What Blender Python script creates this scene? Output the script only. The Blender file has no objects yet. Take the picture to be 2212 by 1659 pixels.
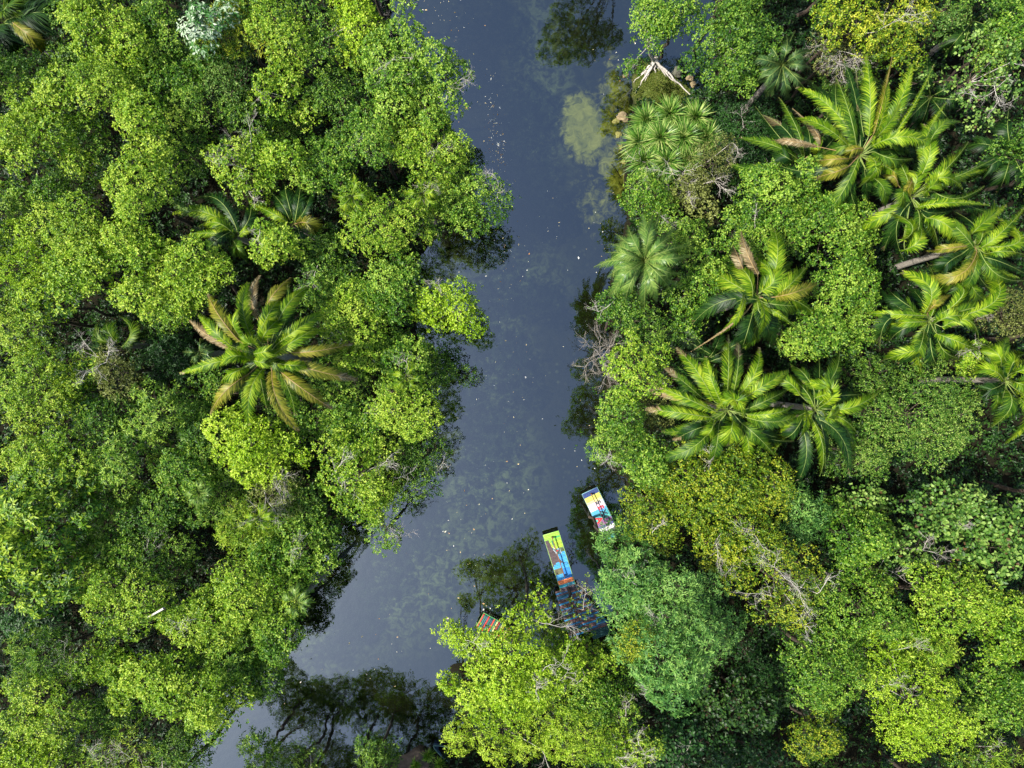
import bpy, math, random
import numpy as np
from mathutils import Vector, Matrix

# ------------------------------------------------------------------ camera, sky, sun, exposure
S = bpy.context.scene
CAMZ = 60.0
HALF = 45.0                       # half the frame width at water level, metres
cam_d = bpy.data.cameras.new("camera")
cam = bpy.data.objects.new("camera", cam_d)
S.collection.objects.link(cam)
cam.location = (0, 0, CAMZ)
cam.rotation_euler = (0, 0, 0)
cam_d.sensor_width = 36.0
cam_d.lens = 36.0 * CAMZ / (2 * HALF)
cam_d.clip_end = 2000
cam_d.clip_start = 0.5
S.camera = cam

SUN_EL, SUN_AZ = 54.0, -100.0      # azimuth clockwise from +Y (top of the picture)
W = bpy.data.worlds.new("World")
S.world = W
W.use_nodes = True
nt = W.node_tree
sky = nt.nodes.new("ShaderNodeTexSky")
sky.sky_type = 'NISHITA'
sky.sun_disc = False
sky.sun_elevation = math.radians(SUN_EL)
sky.sun_rotation = math.radians(SUN_AZ % 360)
sky.air_density = 1.0
sky.dust_density = 2.5
nt.links.new(sky.outputs[0], nt.nodes["Background"].inputs[0])
nt.nodes["Background"].inputs[1].default_value = 0.13

sd = bpy.data.lights.new("sun", 'SUN')
sd.energy = 4.0
sd.angle = math.radians(0.5)
sd.color = (1.0, 0.95, 0.86)
sun = bpy.data.objects.new("sun", sd)
S.collection.objects.link(sun)
a, e = math.radians(SUN_AZ), math.radians(SUN_EL)
sdir = Vector((math.sin(a) * math.cos(e), math.cos(a) * math.cos(e), math.sin(e)))
sun.rotation_euler = sdir.to_track_quat('Z', 'Y').to_euler()
sun.location = sdir * 100

S.view_settings.view_transform = 'Standard'
S.view_settings.look = 'None'
S.view_settings.exposure = 0.82
S.view_settings.gamma = 1.0
S.cycles.max_bounces = 5
S.cycles.diffuse_bounces = 2
S.cycles.glossy_bounces = 2
S.cycles.transmission_bounces = 2
S.cycles.transparent_max_bounces = 8
S.cycles.caustics_reflective = False
S.cycles.caustics_refractive = False

COL = S.collection
PXM = HALF / 1106.0               # metres per working pixel (2212 x 1659 copy of the photo) at z = 0


def at(px, py, z=0.0):
    k = PXM * (CAMZ - z) / CAMZ
    return Vector(((px - 1106) * k, -(py - 829.5) * k, z))


# ------------------------------------------------------------------ helpers
def tag(o, label=None, cat=None, group=None, kind=None):
    if label: o['label'] = label
    if cat: o['category'] = cat
    if group: o['group'] = group
    if kind: o['kind'] = kind
    return o


def empty(name, loc, label, cat, group=None):
    o = bpy.data.objects.new(name, None)
    o.empty_display_size = 0.5
    COL.objects.link(o)
    o.location = loc
    return tag(o, label, cat, group)


def np_mesh(name, v, faces, mats, fmat=None, attrs=None, smooth=False):
    """v (N,3); faces: list of int arrays (M,k), several k allowed; attrs: face float attributes"""
    me = bpy.data.meshes.new(name)
    v = np.ascontiguousarray(v, dtype=np.float32)
    me.vertices.add(len(v))
    me.vertices.foreach_set("co", v.ravel())
    if not isinstance(faces, (list, tuple)): faces = [faces]
    faces = [np.asarray(f, dtype=np.int32) for f in faces if len(f)]
    nl = sum(f.size for f in faces)
    npoly = sum(len(f) for f in faces)
    me.loops.add(nl)
    me.polygons.add(npoly)
    me.loops.foreach_set("vertex_index", np.concatenate([f.ravel() for f in faces]))
    st, c = [], 0
    for f in faces:
        st.append(c + np.arange(len(f)) * f.shape[1])
        c += f.size
    me.polygons.foreach_set("loop_start", np.concatenate(st).astype(np.int32))
    if fmat is not None: me.polygons.foreach_set("material_index", np.asarray(fmat, dtype=np.int32))
    if smooth: me.polygons.foreach_set("use_smooth", np.ones(npoly, dtype=bool))
    me.update(calc_edges=True)
    for k, (arr, dom) in (attrs or {}).items():
        arr = np.asarray(arr, dtype=np.float32)
        if arr.ndim == 2:
            at_ = me.attributes.new(k, 'FLOAT_COLOR', dom)
            at_.data.foreach_set("color", arr.ravel())
        else:
            at_ = me.attributes.new(k, 'FLOAT', dom)
            at_.data.foreach_set("value", arr)
    for m in mats: me.materials.append(m)
    return me


def add(name, me, parent=None, loc=None):
    o = bpy.data.objects.new(name, me)
    COL.objects.link(o)
    if parent is not None: o.parent = parent
    if loc is not None: o.location = loc
    return o


def norm(a):
    return a / (np.linalg.norm(a, axis=-1, keepdims=True) + 1e-9)


class Tubes:
    """gathers tapered tubes; radii per point"""
    def __init__(s, sides=5): s.v, s.f, s.n, s.k = [], [], 0, sides

    def tube(s, pts, rad):
        pts = np.asarray(pts, float)
        n, k = len(pts), s.k
        t = norm(np.gradient(pts, axis=0))
        up = np.array([0.31, 0.17, 0.93])
        u = norm(np.cross(t, up)); w = np.cross(t, u)
        an = np.arange(k) * 2 * math.pi / k
        rad = np.broadcast_to(np.asarray(rad, float), (n,))
        ring = pts[:, None] + rad[:, None, None] * (np.cos(an)[None, :, None] * u[:, None] + np.sin(an)[None, :, None] * w[:, None])
        s.v.append(ring.reshape(-1, 3))
        i = np.arange(n - 1)[:, None] * k; j = np.arange(k)[None]; j2 = (j + 1) % k
        q = np.stack([i + j, i + j2, i + k + j2, i + k + j], -1).reshape(-1, 4) + s.n
        s.f.append(q)
        s.n += n * k

    def mesh(s, name, mats, smooth=True):
        return np_mesh(name, np.concatenate(s.v), np.concatenate(s.f), mats, smooth=smooth)


# ------------------------------------------------------------------ materials
def N(t, kind, **kw):
    n = t.nodes.new(kind)
    for k, v in kw.items(): setattr(n, k, v)
    return n


def new_mat(name):
    m = bpy.data.materials.new(name)
    m.use_nodes = True
    t = m.node_tree
    return m, t, t.nodes["Principled BSDF"], t.nodes["Material Output"]


def ramp(t, stops):
    r = N(t, "ShaderNodeValToRGB")
    el = r.color_ramp.elements
    while len(el) < len(stops): el.new(0.5)
    for e_, (p, c) in zip(el, stops):
        e_.position = p
        e_.color = (*c, 1)
    return r


def leaf_mat(name, dark, mid, light, old=None, trans=0.3, rough=0.42, spec=0.30):
    """leaf colour runs over the 'tone' each leaf was given: older dark leaf to fresh light leaf, and darker for inner crown leaves"""
    m, t, p, out = new_mat(name)
    at_ = N(t, "ShaderNodeAttribute", attribute_name="tone")
    st = [(0.0, dark), (0.45, mid), (0.9, light)]
    if old: st = [(0.0, old), (0.035, old), (0.06, dark), (0.45, mid), (0.9, light)]
    r = ramp(t, st)
    t.links.new(at_.outputs["Fac"], r.inputs[0])
    t.links.new(r.outputs[0], p.inputs["Base Color"])
    p.inputs["Roughness"].default_value = rough
    p.inputs["Specular IOR Level"].default_value = spec
    tr = N(t, "ShaderNodeBsdfTranslucent")
    mx = N(t, "ShaderNodeMix", data_type='RGBA', blend_type='MULTIPLY')
    mx.inputs[0].default_value = 1.0
    mx.inputs[7].default_value = (1.25, 1.25, 0.55, 1)
    t.links.new(r.outputs[0], mx.inputs[6])
    t.links.new(mx.outputs[2], tr.inputs[0])
    ms = N(t, "ShaderNodeMixShader")
    ms.inputs[0].default_value = trans
    t.links.new(p.outputs[0], ms.inputs[1])
    t.links.new(tr.outputs[0], ms.inputs[2])
    t.links.new(ms.outputs[0], out.inputs[0])
    return m


def plain(name, c, rough=0.7, var=0.35, scale=6.0, metallic=0.0):
    m, t, p, out = new_mat(name)
    no = N(t, "ShaderNodeTexNoise"); no.inputs["Scale"].default_value = scale; no.inputs["Detail"].default_value = 5
    co = N(t, "ShaderNodeTexCoord"); t.links.new(co.outputs["Object"], no.inputs["Vector"])
    r = ramp(t, [(0.3, tuple(x * (1 - var) for x in c)), (0.7, tuple(min(1, x * (1 + var)) for x in c))])
    t.links.new(no.outputs[0], r.inputs[0])
    t.links.new(r.outputs[0], p.inputs["Base Color"])
    p.inputs["Roughness"].default_value = rough
    p.inputs["Metallic"].default_value = metallic
    bp = N(t, "ShaderNodeBump"); bp.inputs["Strength"].default_value = 0.4; bp.inputs["Distance"].default_value = 0.03
    t.links.new(no.outputs[0], bp.inputs["Height"]); t.links.new(bp.outputs[0], p.inputs["Normal"])
    return m


LM = {
    'lime':   leaf_mat("lime_leaves",   (.06, .16, .008), (.20, .36, .014), (.46, .58, .07)),
    'limey':  leaf_mat("bright_lime_leaves", (.10, .22, .004), (.26, .43, .010), (.48, .62, .06)),
    'mid':    leaf_mat("green_leaves",  (.028, .095, .008), (.10, .24, .014), (.34, .49, .06)),
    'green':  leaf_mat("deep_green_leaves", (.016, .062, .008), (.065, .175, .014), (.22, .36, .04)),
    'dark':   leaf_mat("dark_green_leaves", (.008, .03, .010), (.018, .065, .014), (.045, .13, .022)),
    'blue':   leaf_mat("bluish_green_leaves", (.035, .12, .022), (.10, .26, .045), (.26, .44, .09)),
    'olive':  leaf_mat("olive_gold_leaves", (.035, .10, .006), (.13, .24, .010), (.40, .44, .03)),
    'gold':   leaf_mat("golden_leaves", (.07, .16, .006), (.23, .34, .012), (.55, .56, .05)),
    'grey':   leaf_mat("greyish_green_leaves", (.03, .09, .012), (.10, .22, .03), (.28, .42, .09), old=(.12, .07, .03)),
    'fine':   leaf_mat("fine_green_leaves", (.03, .10, .010), (.11, .25, .022), (.34, .46, .09)),
    'brown':  leaf_mat("brownish_leaves", (.045, .06, .012), (.14, .17, .035), (.30, .34, .09)),
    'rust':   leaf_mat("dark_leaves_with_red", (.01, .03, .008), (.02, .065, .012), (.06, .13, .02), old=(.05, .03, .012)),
    'palmate': leaf_mat("broad_lobed_leaves", (.02, .085, .010), (.11, .24, .010), (.40, .54, .04)),
    'silver': leaf_mat("silvery_leaves", (.03, .12, .02), (.07, .21, .035), (.50, .60, .42), trans=0.15),
    'frond':  leaf_mat("lime_frond_leaflets", (.03, .10, .004), (.14, .27, .006), (.42, .53, .035), trans=0.38, rough=.45),
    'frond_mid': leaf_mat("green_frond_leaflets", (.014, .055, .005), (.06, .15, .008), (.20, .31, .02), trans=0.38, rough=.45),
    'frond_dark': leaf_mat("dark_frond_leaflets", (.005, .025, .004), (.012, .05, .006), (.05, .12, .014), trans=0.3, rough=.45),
    'frond_old': leaf_mat("ageing_frond_leaflets", (.07, .10, .01), (.20, .22, .015), (.36, .32, .05), trans=0.3),
    'frond_brown': leaf_mat("dry_brown_frond_leaflets", (.08, .055, .022), (.20, .15, .065), (.40, .34, .20), trans=0.15, rough=.7),
    'coco':   leaf_mat("coconut_frond_leaflets", (.05, .13, .03), (.12, .23, .04), (.27, .38, .08), trans=0.3, rough=.33),
    'coco_dark': leaf_mat("greyer_coconut_leaflets", (.025, .07, .02), (.06, .13, .035), (.16, .25, .07), trans=0.3, rough=.33),  # darker, greyer leaflets for one coconut palm and a small palm
    'strap':  leaf_mat("strap_leaves", (.03, .11, .015), (.12, .26, .03), (.46, .55, .17), trans=0.2, rough=.33),
    'grass':  leaf_mat("grass_blades", (.06, .10, .012), (.15, .22, .03), (.32, .34, .08), trans=0.2),
    'under':  leaf_mat("undergrowth_leaves", (.004, .016, .004), (.011, .042, .006), (.04, .11, .012), trans=0.2),  # near-black green: the shade of the gaps is put into the leaf colour
}
BARK = plain("grey_bark", (.30, .27, .23), 0.85, 0.4, 8)
PALE = plain("pale_bark", (.52, .48, .42), 0.8, 0.25, 8)
DARKBARK = plain("dark_bark", (.07, .05, .035), 0.9, 0.4, 8)  # trunks coloured darker to deepen the shade between crowns; sunken logs share it
RACHIS = plain("pale_midrib", (.20, .27, .06), 0.5, 0.15, 3)
RACHIS_BROWN = plain("tan_midrib", (.33, .22, .09), 0.6, 0.2, 3)


# ------------------------------------------------------------------ river and ground
LEFTBANK = [(800, -700), (820, -300), (832, -80), (850, 60), (905, 150), (960, 250), (1010, 340), (1030, 440), (990, 500), (930, 520), (895, 560),
            (905, 640), (900, 720), (935, 800), (925, 880), (900, 960), (880, 1040), (840, 1090), (770, 1110), (715, 1140), (690, 1220),
            (655, 1290), (600, 1370), (555, 1440), (480, 1500), (440, 1560), (400, 1640), (350, 1740), (260, 1870), (150, 2100), (0, 2500)]
RIGHTBANK = [(300, 2500), (400, 2000), (470, 1830), (560, 1740), (700, 1680), (858, 1634), (914, 1611), (940, 1625), (965, 1600), (1010, 1560), (985, 1500), (975, 1440), (1040, 1420),
             (1120, 1425), (1190, 1400), (1290, 1385), (1330, 1330), (1325, 1240), (1345, 1180), (1360, 1110), (1352, 1030), (1305, 1000), (1300, 900),
             (1312, 820), (1315, 720), (1318, 640), (1325, 560), (1352, 500), (1352, 430), (1350, 330), (1362, 260), (1370, 220), (1363, 165), (1384, 133),
             (1425, 136), (1455, 168), (1495, 200), (1540, 196), (1548, 100), (1540, -80), (1500, -300), (1480, -700)]
poly = np.array([(at(x, y).x, at(x, y).y) for x, y in LEFTBANK + RIGHTBANK])


def river_sd(P, noise=True):
    """signed distance to the waterline, positive on land"""
    d = np.full(len(P), 1e9); inside = np.zeros(len(P), bool)
    n = len(poly)
    for i in range(n):
        a_, b_ = poly[i], poly[(i + 1) % n]
        ab = b_ - a_
        t_ = np.clip(((P - a_) @ ab) / (ab @ ab), 0, 1)
        d = np.minimum(d, np.linalg.norm(P - a_ - t_[:, None] * ab, axis=1))
        c = (a_[1] > P[:, 1]) != (b_[1] > P[:, 1])
        xi = a_[0] + (P[:, 1] - a_[1]) / (ab[1] if abs(ab[1]) > 1e-9 else 1e-9) * ab[0]
        inside ^= c & (P[:, 0] < xi)
    d = np.where(inside, -d, d)
    return d + .28 * wav(P[:, 0], P[:, 1], 1.3, 4.) + .12 * wav(P[:, 0], P[:, 1], 4.1, 1.) if noise else d


def wav(x, y, s, seed=0.0):
    return (np.sin(x * s + 1.3 + seed) * np.cos(y * s * 1.13 + seed * 2.1) + 0.5 * np.sin(x * s * 2.3 - y * s * 1.7 + seed * 3.3)
            + 0.3 * np.cos(y * s * 3.9 + x * s * 3.1 + seed)) / 1.8


def blob(P, x, y, rx, ry, rot=0.0, soft=0.35):
    c = at(x, y)
    q = P - np.array([c.x, c.y])
    r_ = math.radians(rot)
    u = (q[:, 0] * math.cos(r_) + q[:, 1] * math.sin(r_)) / (rx * PXM)
    w = (-q[:, 0] * math.sin(r_) + q[:, 1] * math.cos(r_)) / (ry * PXM)
    return np.clip((1 + soft - np.hypot(u, w)) / (2 * soft), 0, 1)


def ground_z(P):
    sdv = river_sd(P)
    n1 = wav(P[:, 0], P[:, 1], 0.5)
    land = 0.12 + 0.55 * (1 - np.exp(-np.maximum(sdv, 0) / 1.2)) + 0.15 * n1 * np.clip(sdv / 2, 0, 1)
    depth = 1.5 + 0.3 * n1
    shal = np.maximum(blob(P, 1275, 280, 90, 130, 0, .5), blob(P, 1340, 160, 60, 60, 0, .5))
    depth = depth * (1 - 0.65 * shal)
    bed = -0.02 - (depth) * (1 - np.exp(np.minimum(sdv, 0) / 1.6))
    return np.where(sdv > 0, land, bed)


def axis(lo, hi, step, far):
    m = np.arange(lo, hi + step / 2, step)
    k = np.cumsum(step * 1.35 ** np.arange(1, 16))
    k = k[k < far]
    return np.concatenate([(lo - k)[::-1], m, hi + k])


gx = axis(-60, 60, 0.4, 420); gy = axis(-52, 52, 0.4, 420)
X, Y = np.meshgrid(gx, gy)
P = np.stack([X.ravel(), Y.ravel()], 1)
Z = ground_z(P)
idx = np.arange(len(P)).reshape(X.shape)
F = np.stack([idx[:-1, :-1], idx[:-1, 1:], idx[1:, 1:], idx[1:, :-1]], -1).reshape(-1, 4)
algae = np.maximum(blob(P, 1262, 270, 44, 72, 12, .35), 0.55 * blob(P, 1322, 360, 26, 60, 20, .45))
algae = np.maximum(algae, 0.42 * blob(P, 1330, 240, 36, 130, 0, .4))
algae = np.maximum(algae, 0.35 * blob(P, 1290, 430, 50, 60, 0, .6))
weed = np.maximum.reduce([blob(P, 1020, 740, 90, 160, 15, .7), blob(P, 1030, 1010, 100, 150, 10, .7), blob(P, 880, 1250, 170, 110, 30, .7),
                          0.7 * blob(P, 660, 1400, 120, 80, 30, .7), 0.5 * blob(P, 1180, 150, 60, 200, 0, .7), 0.6 * blob(P, 1110, 600, 90, 60, 0, .7)])
grassm = blob(P, 1430, 190, 60, 50, 0, .3)
conc = blob(P, 895, 1650, 55, 34, -25, .2)


def ground_mat():
    m, t, p, out = new_mat("forest_floor_and_riverbed")
    L = t.links
    geo = N(t, "ShaderNodeNewGeometry")
    sep = N(t, "ShaderNodeSeparateXYZ"); L.new(geo.outputs["Position"], sep.inputs[0])

    def noise(scale, detail=6, dist=0.0, rough=.6):
        n = N(t, "ShaderNodeTexNoise"); n.inputs["Scale"].default_value = scale; n.inputs["Detail"].default_value = detail
        n.inputs["Distortion"].default_value = dist; n.inputs["Roughness"].default_value = rough
        L.new(geo.outputs["Position"], n.inputs["Vector"]); return n

    def attr(nm):
        return N(t, "ShaderNodeAttribute", attribute_name=nm).outputs["Fac"]

    def mix(fac, a_, b_):
        x = N(t, "ShaderNodeMix", data_type='RGBA'); x.inputs[0].default_value = 0
        if isinstance(fac, float): x.inputs[0].default_value = fac
        else: L.new(fac, x.inputs[0])
        for s_, v_ in ((6, a_), (7, b_)):
            if isinstance(v_, tuple): x.inputs[s_].default_value = (*v_, 1)
            else: L.new(v_, x.inputs[s_])
        return x.outputs[2]

    def mathn(op, a_, b_, cl=False):
        x = N(t, "ShaderNodeMath", operation=op); x.use_clamp = cl
        for s_, v_ in ((0, a_), (1, b_)):
            if isinstance(v_, (int, float)): x.inputs[s_].default_value = v_
            else: L.new(v_, x.inputs[s_])
        return x.outputs[0]

    n_big, n_mid, n_fine = noise(.35, 5, .6), noise(1.4, 8, .8, .65), noise(9, 5)
    silt = ramp(t, [(.3, (.006, .008, .004)), (.7, (.024, .026, .014))]); L.new(n_mid.outputs[0], silt.inputs[0])
    weedc = ramp(t, [(.35, (.07, .10, .06)), (.65, (.24, .31, .17))]); L.new(n_mid.outputs[0], weedc.inputs[0])
    wf = mathn('MULTIPLY', attr("weed"), ramp_out(t, n_mid.outputs[0], .42, .60), True)
    bed = mix(wf, silt.outputs[0], weedc.outputs[0])
    # stones: voronoi
    vo = N(t, "ShaderNodeTexVoronoi"); vo.inputs["Scale"].default_value = 1.6; L.new(geo.outputs["Position"], vo.inputs["Vector"])
    sf = mathn('MULTIPLY', ramp_out(t, vo.outputs["Distance"], .30, .18), ramp_out(t, n_big.outputs[0], .48, .6), True)
    bed = mix(mathn('MULTIPLY', sf, .5), bed, (.11, .13, .08))
    algc = ramp(t, [(.3, (.16, .19, .02)), (.6, (.44, .46, .10)), (.8, (.60, .60, .20))]); L.new(n_mid.outputs[0], algc.inputs[0])
    af = mathn('ADD', mathn('MULTIPLY', attr("algae"), 1.7), mathn('MULTIPLY', mathn('SUBTRACT', n_mid.outputs[0], .62), 2.8))
    af = mathn('MULTIPLY', mathn('MINIMUM', mathn('MAXIMUM', af, 0), 1), mathn('MINIMUM', mathn('MULTIPLY', attr("algae"), 4), 1), True)
    bed = mix(af, bed, algc.outputs[0])
    soil = ramp(t, [(.3, (.006, .006, .003)), (.6, (.014, .013, .006)), (.8, (.035, .026, .012))]); L.new(n_fine.outputs[0], soil.inputs[0])  # soil taken near black, gap shade included in its colour
    gr = ramp(t, [(.35, (.07, .10, .02)), (.55, (.13, .17, .04)), (.75, (.26, .19, .11))]); L.new(n_mid.outputs[0], gr.inputs[0])
    land = mix(attr("grassy"), soil.outputs[0], gr.outputs[0])
    cc = ramp(t, [(.3, (.09, .07, .055)), (.7, (.19, .15, .12))]); L.new(n_mid.outputs[0], cc.inputs[0])
    land = mix(attr("bare"), land, cc.outputs[0])
    up = ramp_out(t, sep.outputs[2], -.02, .06)
    L.new(mix(up, bed, land), p.inputs["Base Color"])
    p.inputs["Roughness"].default_value = .95
    p.inputs["Specular IOR Level"].default_value = .15
    bp = N(t, "ShaderNodeBump"); bp.inputs["Strength"].default_value = .5; bp.inputs["Distance"].default_value = .15
    L.new(n_mid.outputs[0], bp.inputs["Height"]); L.new(bp.outputs[0], p.inputs["Normal"])
    return m


def ramp_out(t, src, lo, hi):
    mr = N(t, "ShaderNodeMapRange")
    mr.inputs[1].default_value = lo; mr.inputs[2].default_value = hi
    t.links.new(src, mr.inputs[0])
    return mr.outputs[0]


gm = np_mesh("ground", np.column_stack([P, Z]), F, [ground_mat()], smooth=True,
             attrs={"algae": (algae, 'POINT'), "weed": (weed, 'POINT'), "grassy": (grassm, 'POINT'), "bare": (conc, 'POINT')})
tag(add("ground", gm), "dark forest floor with gap shade deepened in its soil colour, riverbed cut through it", kind='structure')

m, t, p, out = new_mat("river_water")
t.nodes.remove(p)
gl = N(t, "ShaderNodeBsdfGlossy"); gl.inputs["Roughness"].default_value = .004
gl.inputs["Color"].default_value = (.72, .88, 1, 1)
tp = N(t, "ShaderNodeBsdfTransparent"); tp.inputs["Color"].default_value = (.56, .58, .44, 1)
lw_ = N(t, "ShaderNodeLayerWeight"); lw_.inputs["Blend"].default_value = .5
pw_ = N(t, "ShaderNodeMath", operation='POWER'); pw_.inputs[1].default_value = 5; t.links.new(lw_.outputs["Facing"], pw_.inputs[0])
fr = N(t, "ShaderNodeMath", operation='MULTIPLY_ADD'); fr.inputs[1].default_value = .78; fr.inputs[2].default_value = .20
t.links.new(pw_.outputs[0], fr.inputs[0])
ms = N(t, "ShaderNodeMixShader")
geo = N(t, "ShaderNodeNewGeometry")
no = N(t, "ShaderNodeTexNoise"); no.inputs["Scale"].default_value = 1.3; no.inputs["Detail"].default_value = 3
no2 = N(t, "ShaderNodeTexNoise"); no2.inputs["Scale"].default_value = 5.0; no2.inputs["Detail"].default_value = 2
for n_ in (no, no2): t.links.new(geo.outputs["Position"], n_.inputs["Vector"])
ad = N(t, "ShaderNodeMath", operation='MULTIPLY_ADD'); ad.inputs[1].default_value = .12
t.links.new(no2.outputs[0], ad.inputs[0]); t.links.new(no.outputs[0], ad.inputs[2])
bp = N(t, "ShaderNodeBump"); bp.inputs["Strength"].default_value = .12; bp.inputs["Distance"].default_value = .05
t.links.new(ad.outputs[0], bp.inputs["Height"])
t.links.new(bp.outputs[0], gl.inputs["Normal"])
t.links.new(fr.outputs[0], ms.inputs[0]); t.links.new(tp.outputs[0], ms.inputs[1]); t.links.new(gl.outputs[0], ms.inputs[2])
t.links.new(ms.outputs[0], out.inputs[0])
wv = np.array([(-110, -130, 0), (110, -130, 0), (110, 130, 0), (-110, 130, 0)], float)
tag(add("river_water", np_mesh("river_water", wv, np.array([[0, 1, 2, 3]]), [m])), "calm blue-grey river water", kind='structure')


# ------------------------------------------------------------------ leaves
# cluster habit: leaves per rosette, leaf length, width ratio, tilt range (deg from the axis), cluster spacing
HABIT = {
    'small': dict(n=5, L=.19, w=.60, a=(35, 88), s=.26),
    'fine':  dict(n=5, L=.15, w=.50, a=(25, 80), s=.22),
    'star':  dict(n=8, L=.30, w=.27, a=(50, 88), s=.34),
    'round': dict(n=3, L=.30, w=.80, a=(40, 85), s=.36),
    'palmate': dict(n=7, L=.36, w=.40, a=(72, 92), s=.42),
    'spray': dict(n=6, L=.34, w=.16, a=(30, 85), s=.30),
}


def leaves(C, Nn, hab, rng, tone0, tone_j=.27, size=1.0):
    """rosettes at C (m,3) with axes Nn; returns verts, tris, tone per triangle"""
    m_ = len(C); n = hab['n']
    an = rng.uniform(0, 2 * math.pi, (m_, 1)) + np.arange(n)[None] * 2 * math.pi / n + rng.normal(0, .3, (m_, n))
    al = np.radians(rng.uniform(*hab['a'], (m_, n)))
    ref = np.where(np.abs(Nn[:, 2:3]) > .9, np.array([[1., 0, 0]]), np.array([[0, 0, 1.]]))
    u = norm(np.cross(Nn, ref)); w = np.cross(Nn, u)
    tdir = np.cos(an)[..., None] * u[:, None] + np.sin(an)[..., None] * w[:, None]
    d = np.cos(al)[..., None] * Nn[:, None] + np.sin(al)[..., None] * tdir
    nn = norm(Nn[:, None] * np.sin(al)[..., None] - tdir * np.cos(al)[..., None] + rng.normal(0, .22, d.shape))
    side = norm(np.cross(d, nn))
    Lg = hab['L'] * size * rng.uniform(.7, 1.2, (m_, n, 1))
    b = C[:, None] + d * .03 + rng.normal(0, .035, d.shape)
    wd = Lg * hab['w'] * .5
    tip = b + d * Lg - nn * Lg * .12
    mid = b + d * Lg * .45
    v = np.stack([b, mid + side * wd + nn * wd * .35, tip, mid - side * wd + nn * wd * .35], 2).reshape(-1, 3)
    k = np.arange(m_ * n)[:, None] * 4
    tri = np.concatenate([k + np.array([[0, 1, 2]]), k + np.array([[0, 2, 3]])], 1).reshape(-1, 3)
    tone = np.clip(tone0[:, None] + rng.normal(0, tone_j, (m_, n)), .07, 1)
    old = rng.random((m_, n)) < .03
    tone = np.where(old, 0, tone)
    return v, tri, np.repeat(tone.ravel(), 2)


def crown_lobes(rx, ry, rot, thick, rng, lobe):
    area = math.pi * rx * ry
    nl = max(6, int(area * 1.25 / (math.pi * lobe * lobe * .62)))
    k = np.arange(nl) + .5
    rr = np.sqrt(k / nl); th = k * 2.39996 + rng.uniform(0, 6.28)
    bump_ = 1 + .20 * np.sin(2 * th + rng.uniform(0, 6)) + .17 * np.sin(3 * th + rng.uniform(0, 6)) + .13 * np.sin(5 * th + rng.uniform(0, 6))
    rr = rr * bump_ + rng.normal(0, .05, nl)
    ux = rr * np.cos(th) * max(rx - lobe * .5, .4); uy = rr * np.sin(th) * max(ry - lobe * .5, .4)
    c, s_ = math.cos(rot), math.sin(rot)
    x = ux * c - uy * s_; y = ux * s_ + uy * c
    x += rng.normal(0, lobe * .16, nl); y += rng.normal(0, lobe * .16, nl)
    r_ = lobe * rng.uniform(.5, 1.25, nl)
    z = -thick * np.clip(rr, 0, 1.25) ** 2 * .9 + rng.normal(0, thick * .24, nl) - r_ * .6
    return np.stack([x, y, z], 1), r_


def build_crown(rx, ry, rot, thick, rng, hab, dens=1.0, lobe=1.15, size=1.0):
    """crown mesh round its own centre, top near z = 0"""
    c, r_ = crown_lobes(rx, ry, rot, thick, rng, lobe)
    Cs, Ns, Ts = [], [], []
    for i in range(len(c)):
        m_ = int(2.7 * math.pi * r_[i] ** 2 / (hab['s'] ** 2) * .62 * dens)
        if m_ < 3: continue
        q = norm(rng.normal(0, 1, (m_, 3)) + np.array([0, 0, .55]))
        q[:, 2] = np.where(q[:, 2] < -.45, -q[:, 2], q[:, 2])
        ph = rng.uniform(0, 6, 3)
        lump = 1 + .14 * np.sin(q[:, 0] * 6 + ph[0]) * np.sin(q[:, 1] * 6 + ph[1]) + .10 * np.sin(q[:, 0] * 11 + q[:, 1] * 9 + ph[2])
        rad = r_[i] * lump * (1 - .28 * rng.random(m_) ** 2.2) + rng.exponential(.05, m_)
        pos = c[i] + q * rad[:, None] * np.array([1, 1, .85])
        dd = np.linalg.norm((pos[:, None] - c[None]) / np.array([1, 1, .85]), axis=2) / r_[None]
        keep = (dd < .74).sum(1) == 0
        ax = norm(q + np.array([0, 0, .7]) + rng.normal(0, .25, q.shape))
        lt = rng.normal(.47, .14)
        tn = lt + .16 * (lump - 1) / .2 * .5 + rng.normal(0, .10, m_)  # random tone, plus lighter on the lobe's bulges and darker in its hollows
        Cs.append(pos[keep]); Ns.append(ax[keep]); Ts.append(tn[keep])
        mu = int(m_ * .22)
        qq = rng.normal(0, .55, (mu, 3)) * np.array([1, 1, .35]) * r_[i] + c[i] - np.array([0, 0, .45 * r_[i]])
        Cs.append(qq); Ns.append(norm(rng.normal(0, 1, (mu, 3)) + np.array([0, 0, .3]))); Ts.append(np.full(mu, .35))  # leaf mass added under the lobes, toned dark to deepen the mirrored shade
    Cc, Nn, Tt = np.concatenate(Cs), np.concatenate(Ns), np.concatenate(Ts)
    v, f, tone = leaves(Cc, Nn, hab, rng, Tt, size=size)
    return v, f, tone, c, r_


LEAF_TOTAL = 0
GROW = 1.05


def limbs(tb, top, ends, rng, r0):
    for e_ in ends:
        e_ = np.asarray(e_); top = np.asarray(top)
        m1 = top * .5 + e_ * .5 + rng.normal(0, .15, 3) * np.linalg.norm(e_ - top) * .4 + np.array([0, 0, -.15])
        s_ = np.linspace(0, 1, 6)[:, None]
        pts = (1 - s_) ** 2 * top + 2 * s_ * (1 - s_) * m1 + s_ ** 2 * e_
        pts[1:-1] += rng.normal(0, .05, (4, 3))
        tb.tube(pts, np.linspace(r0, r0 * .3, 6))


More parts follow.
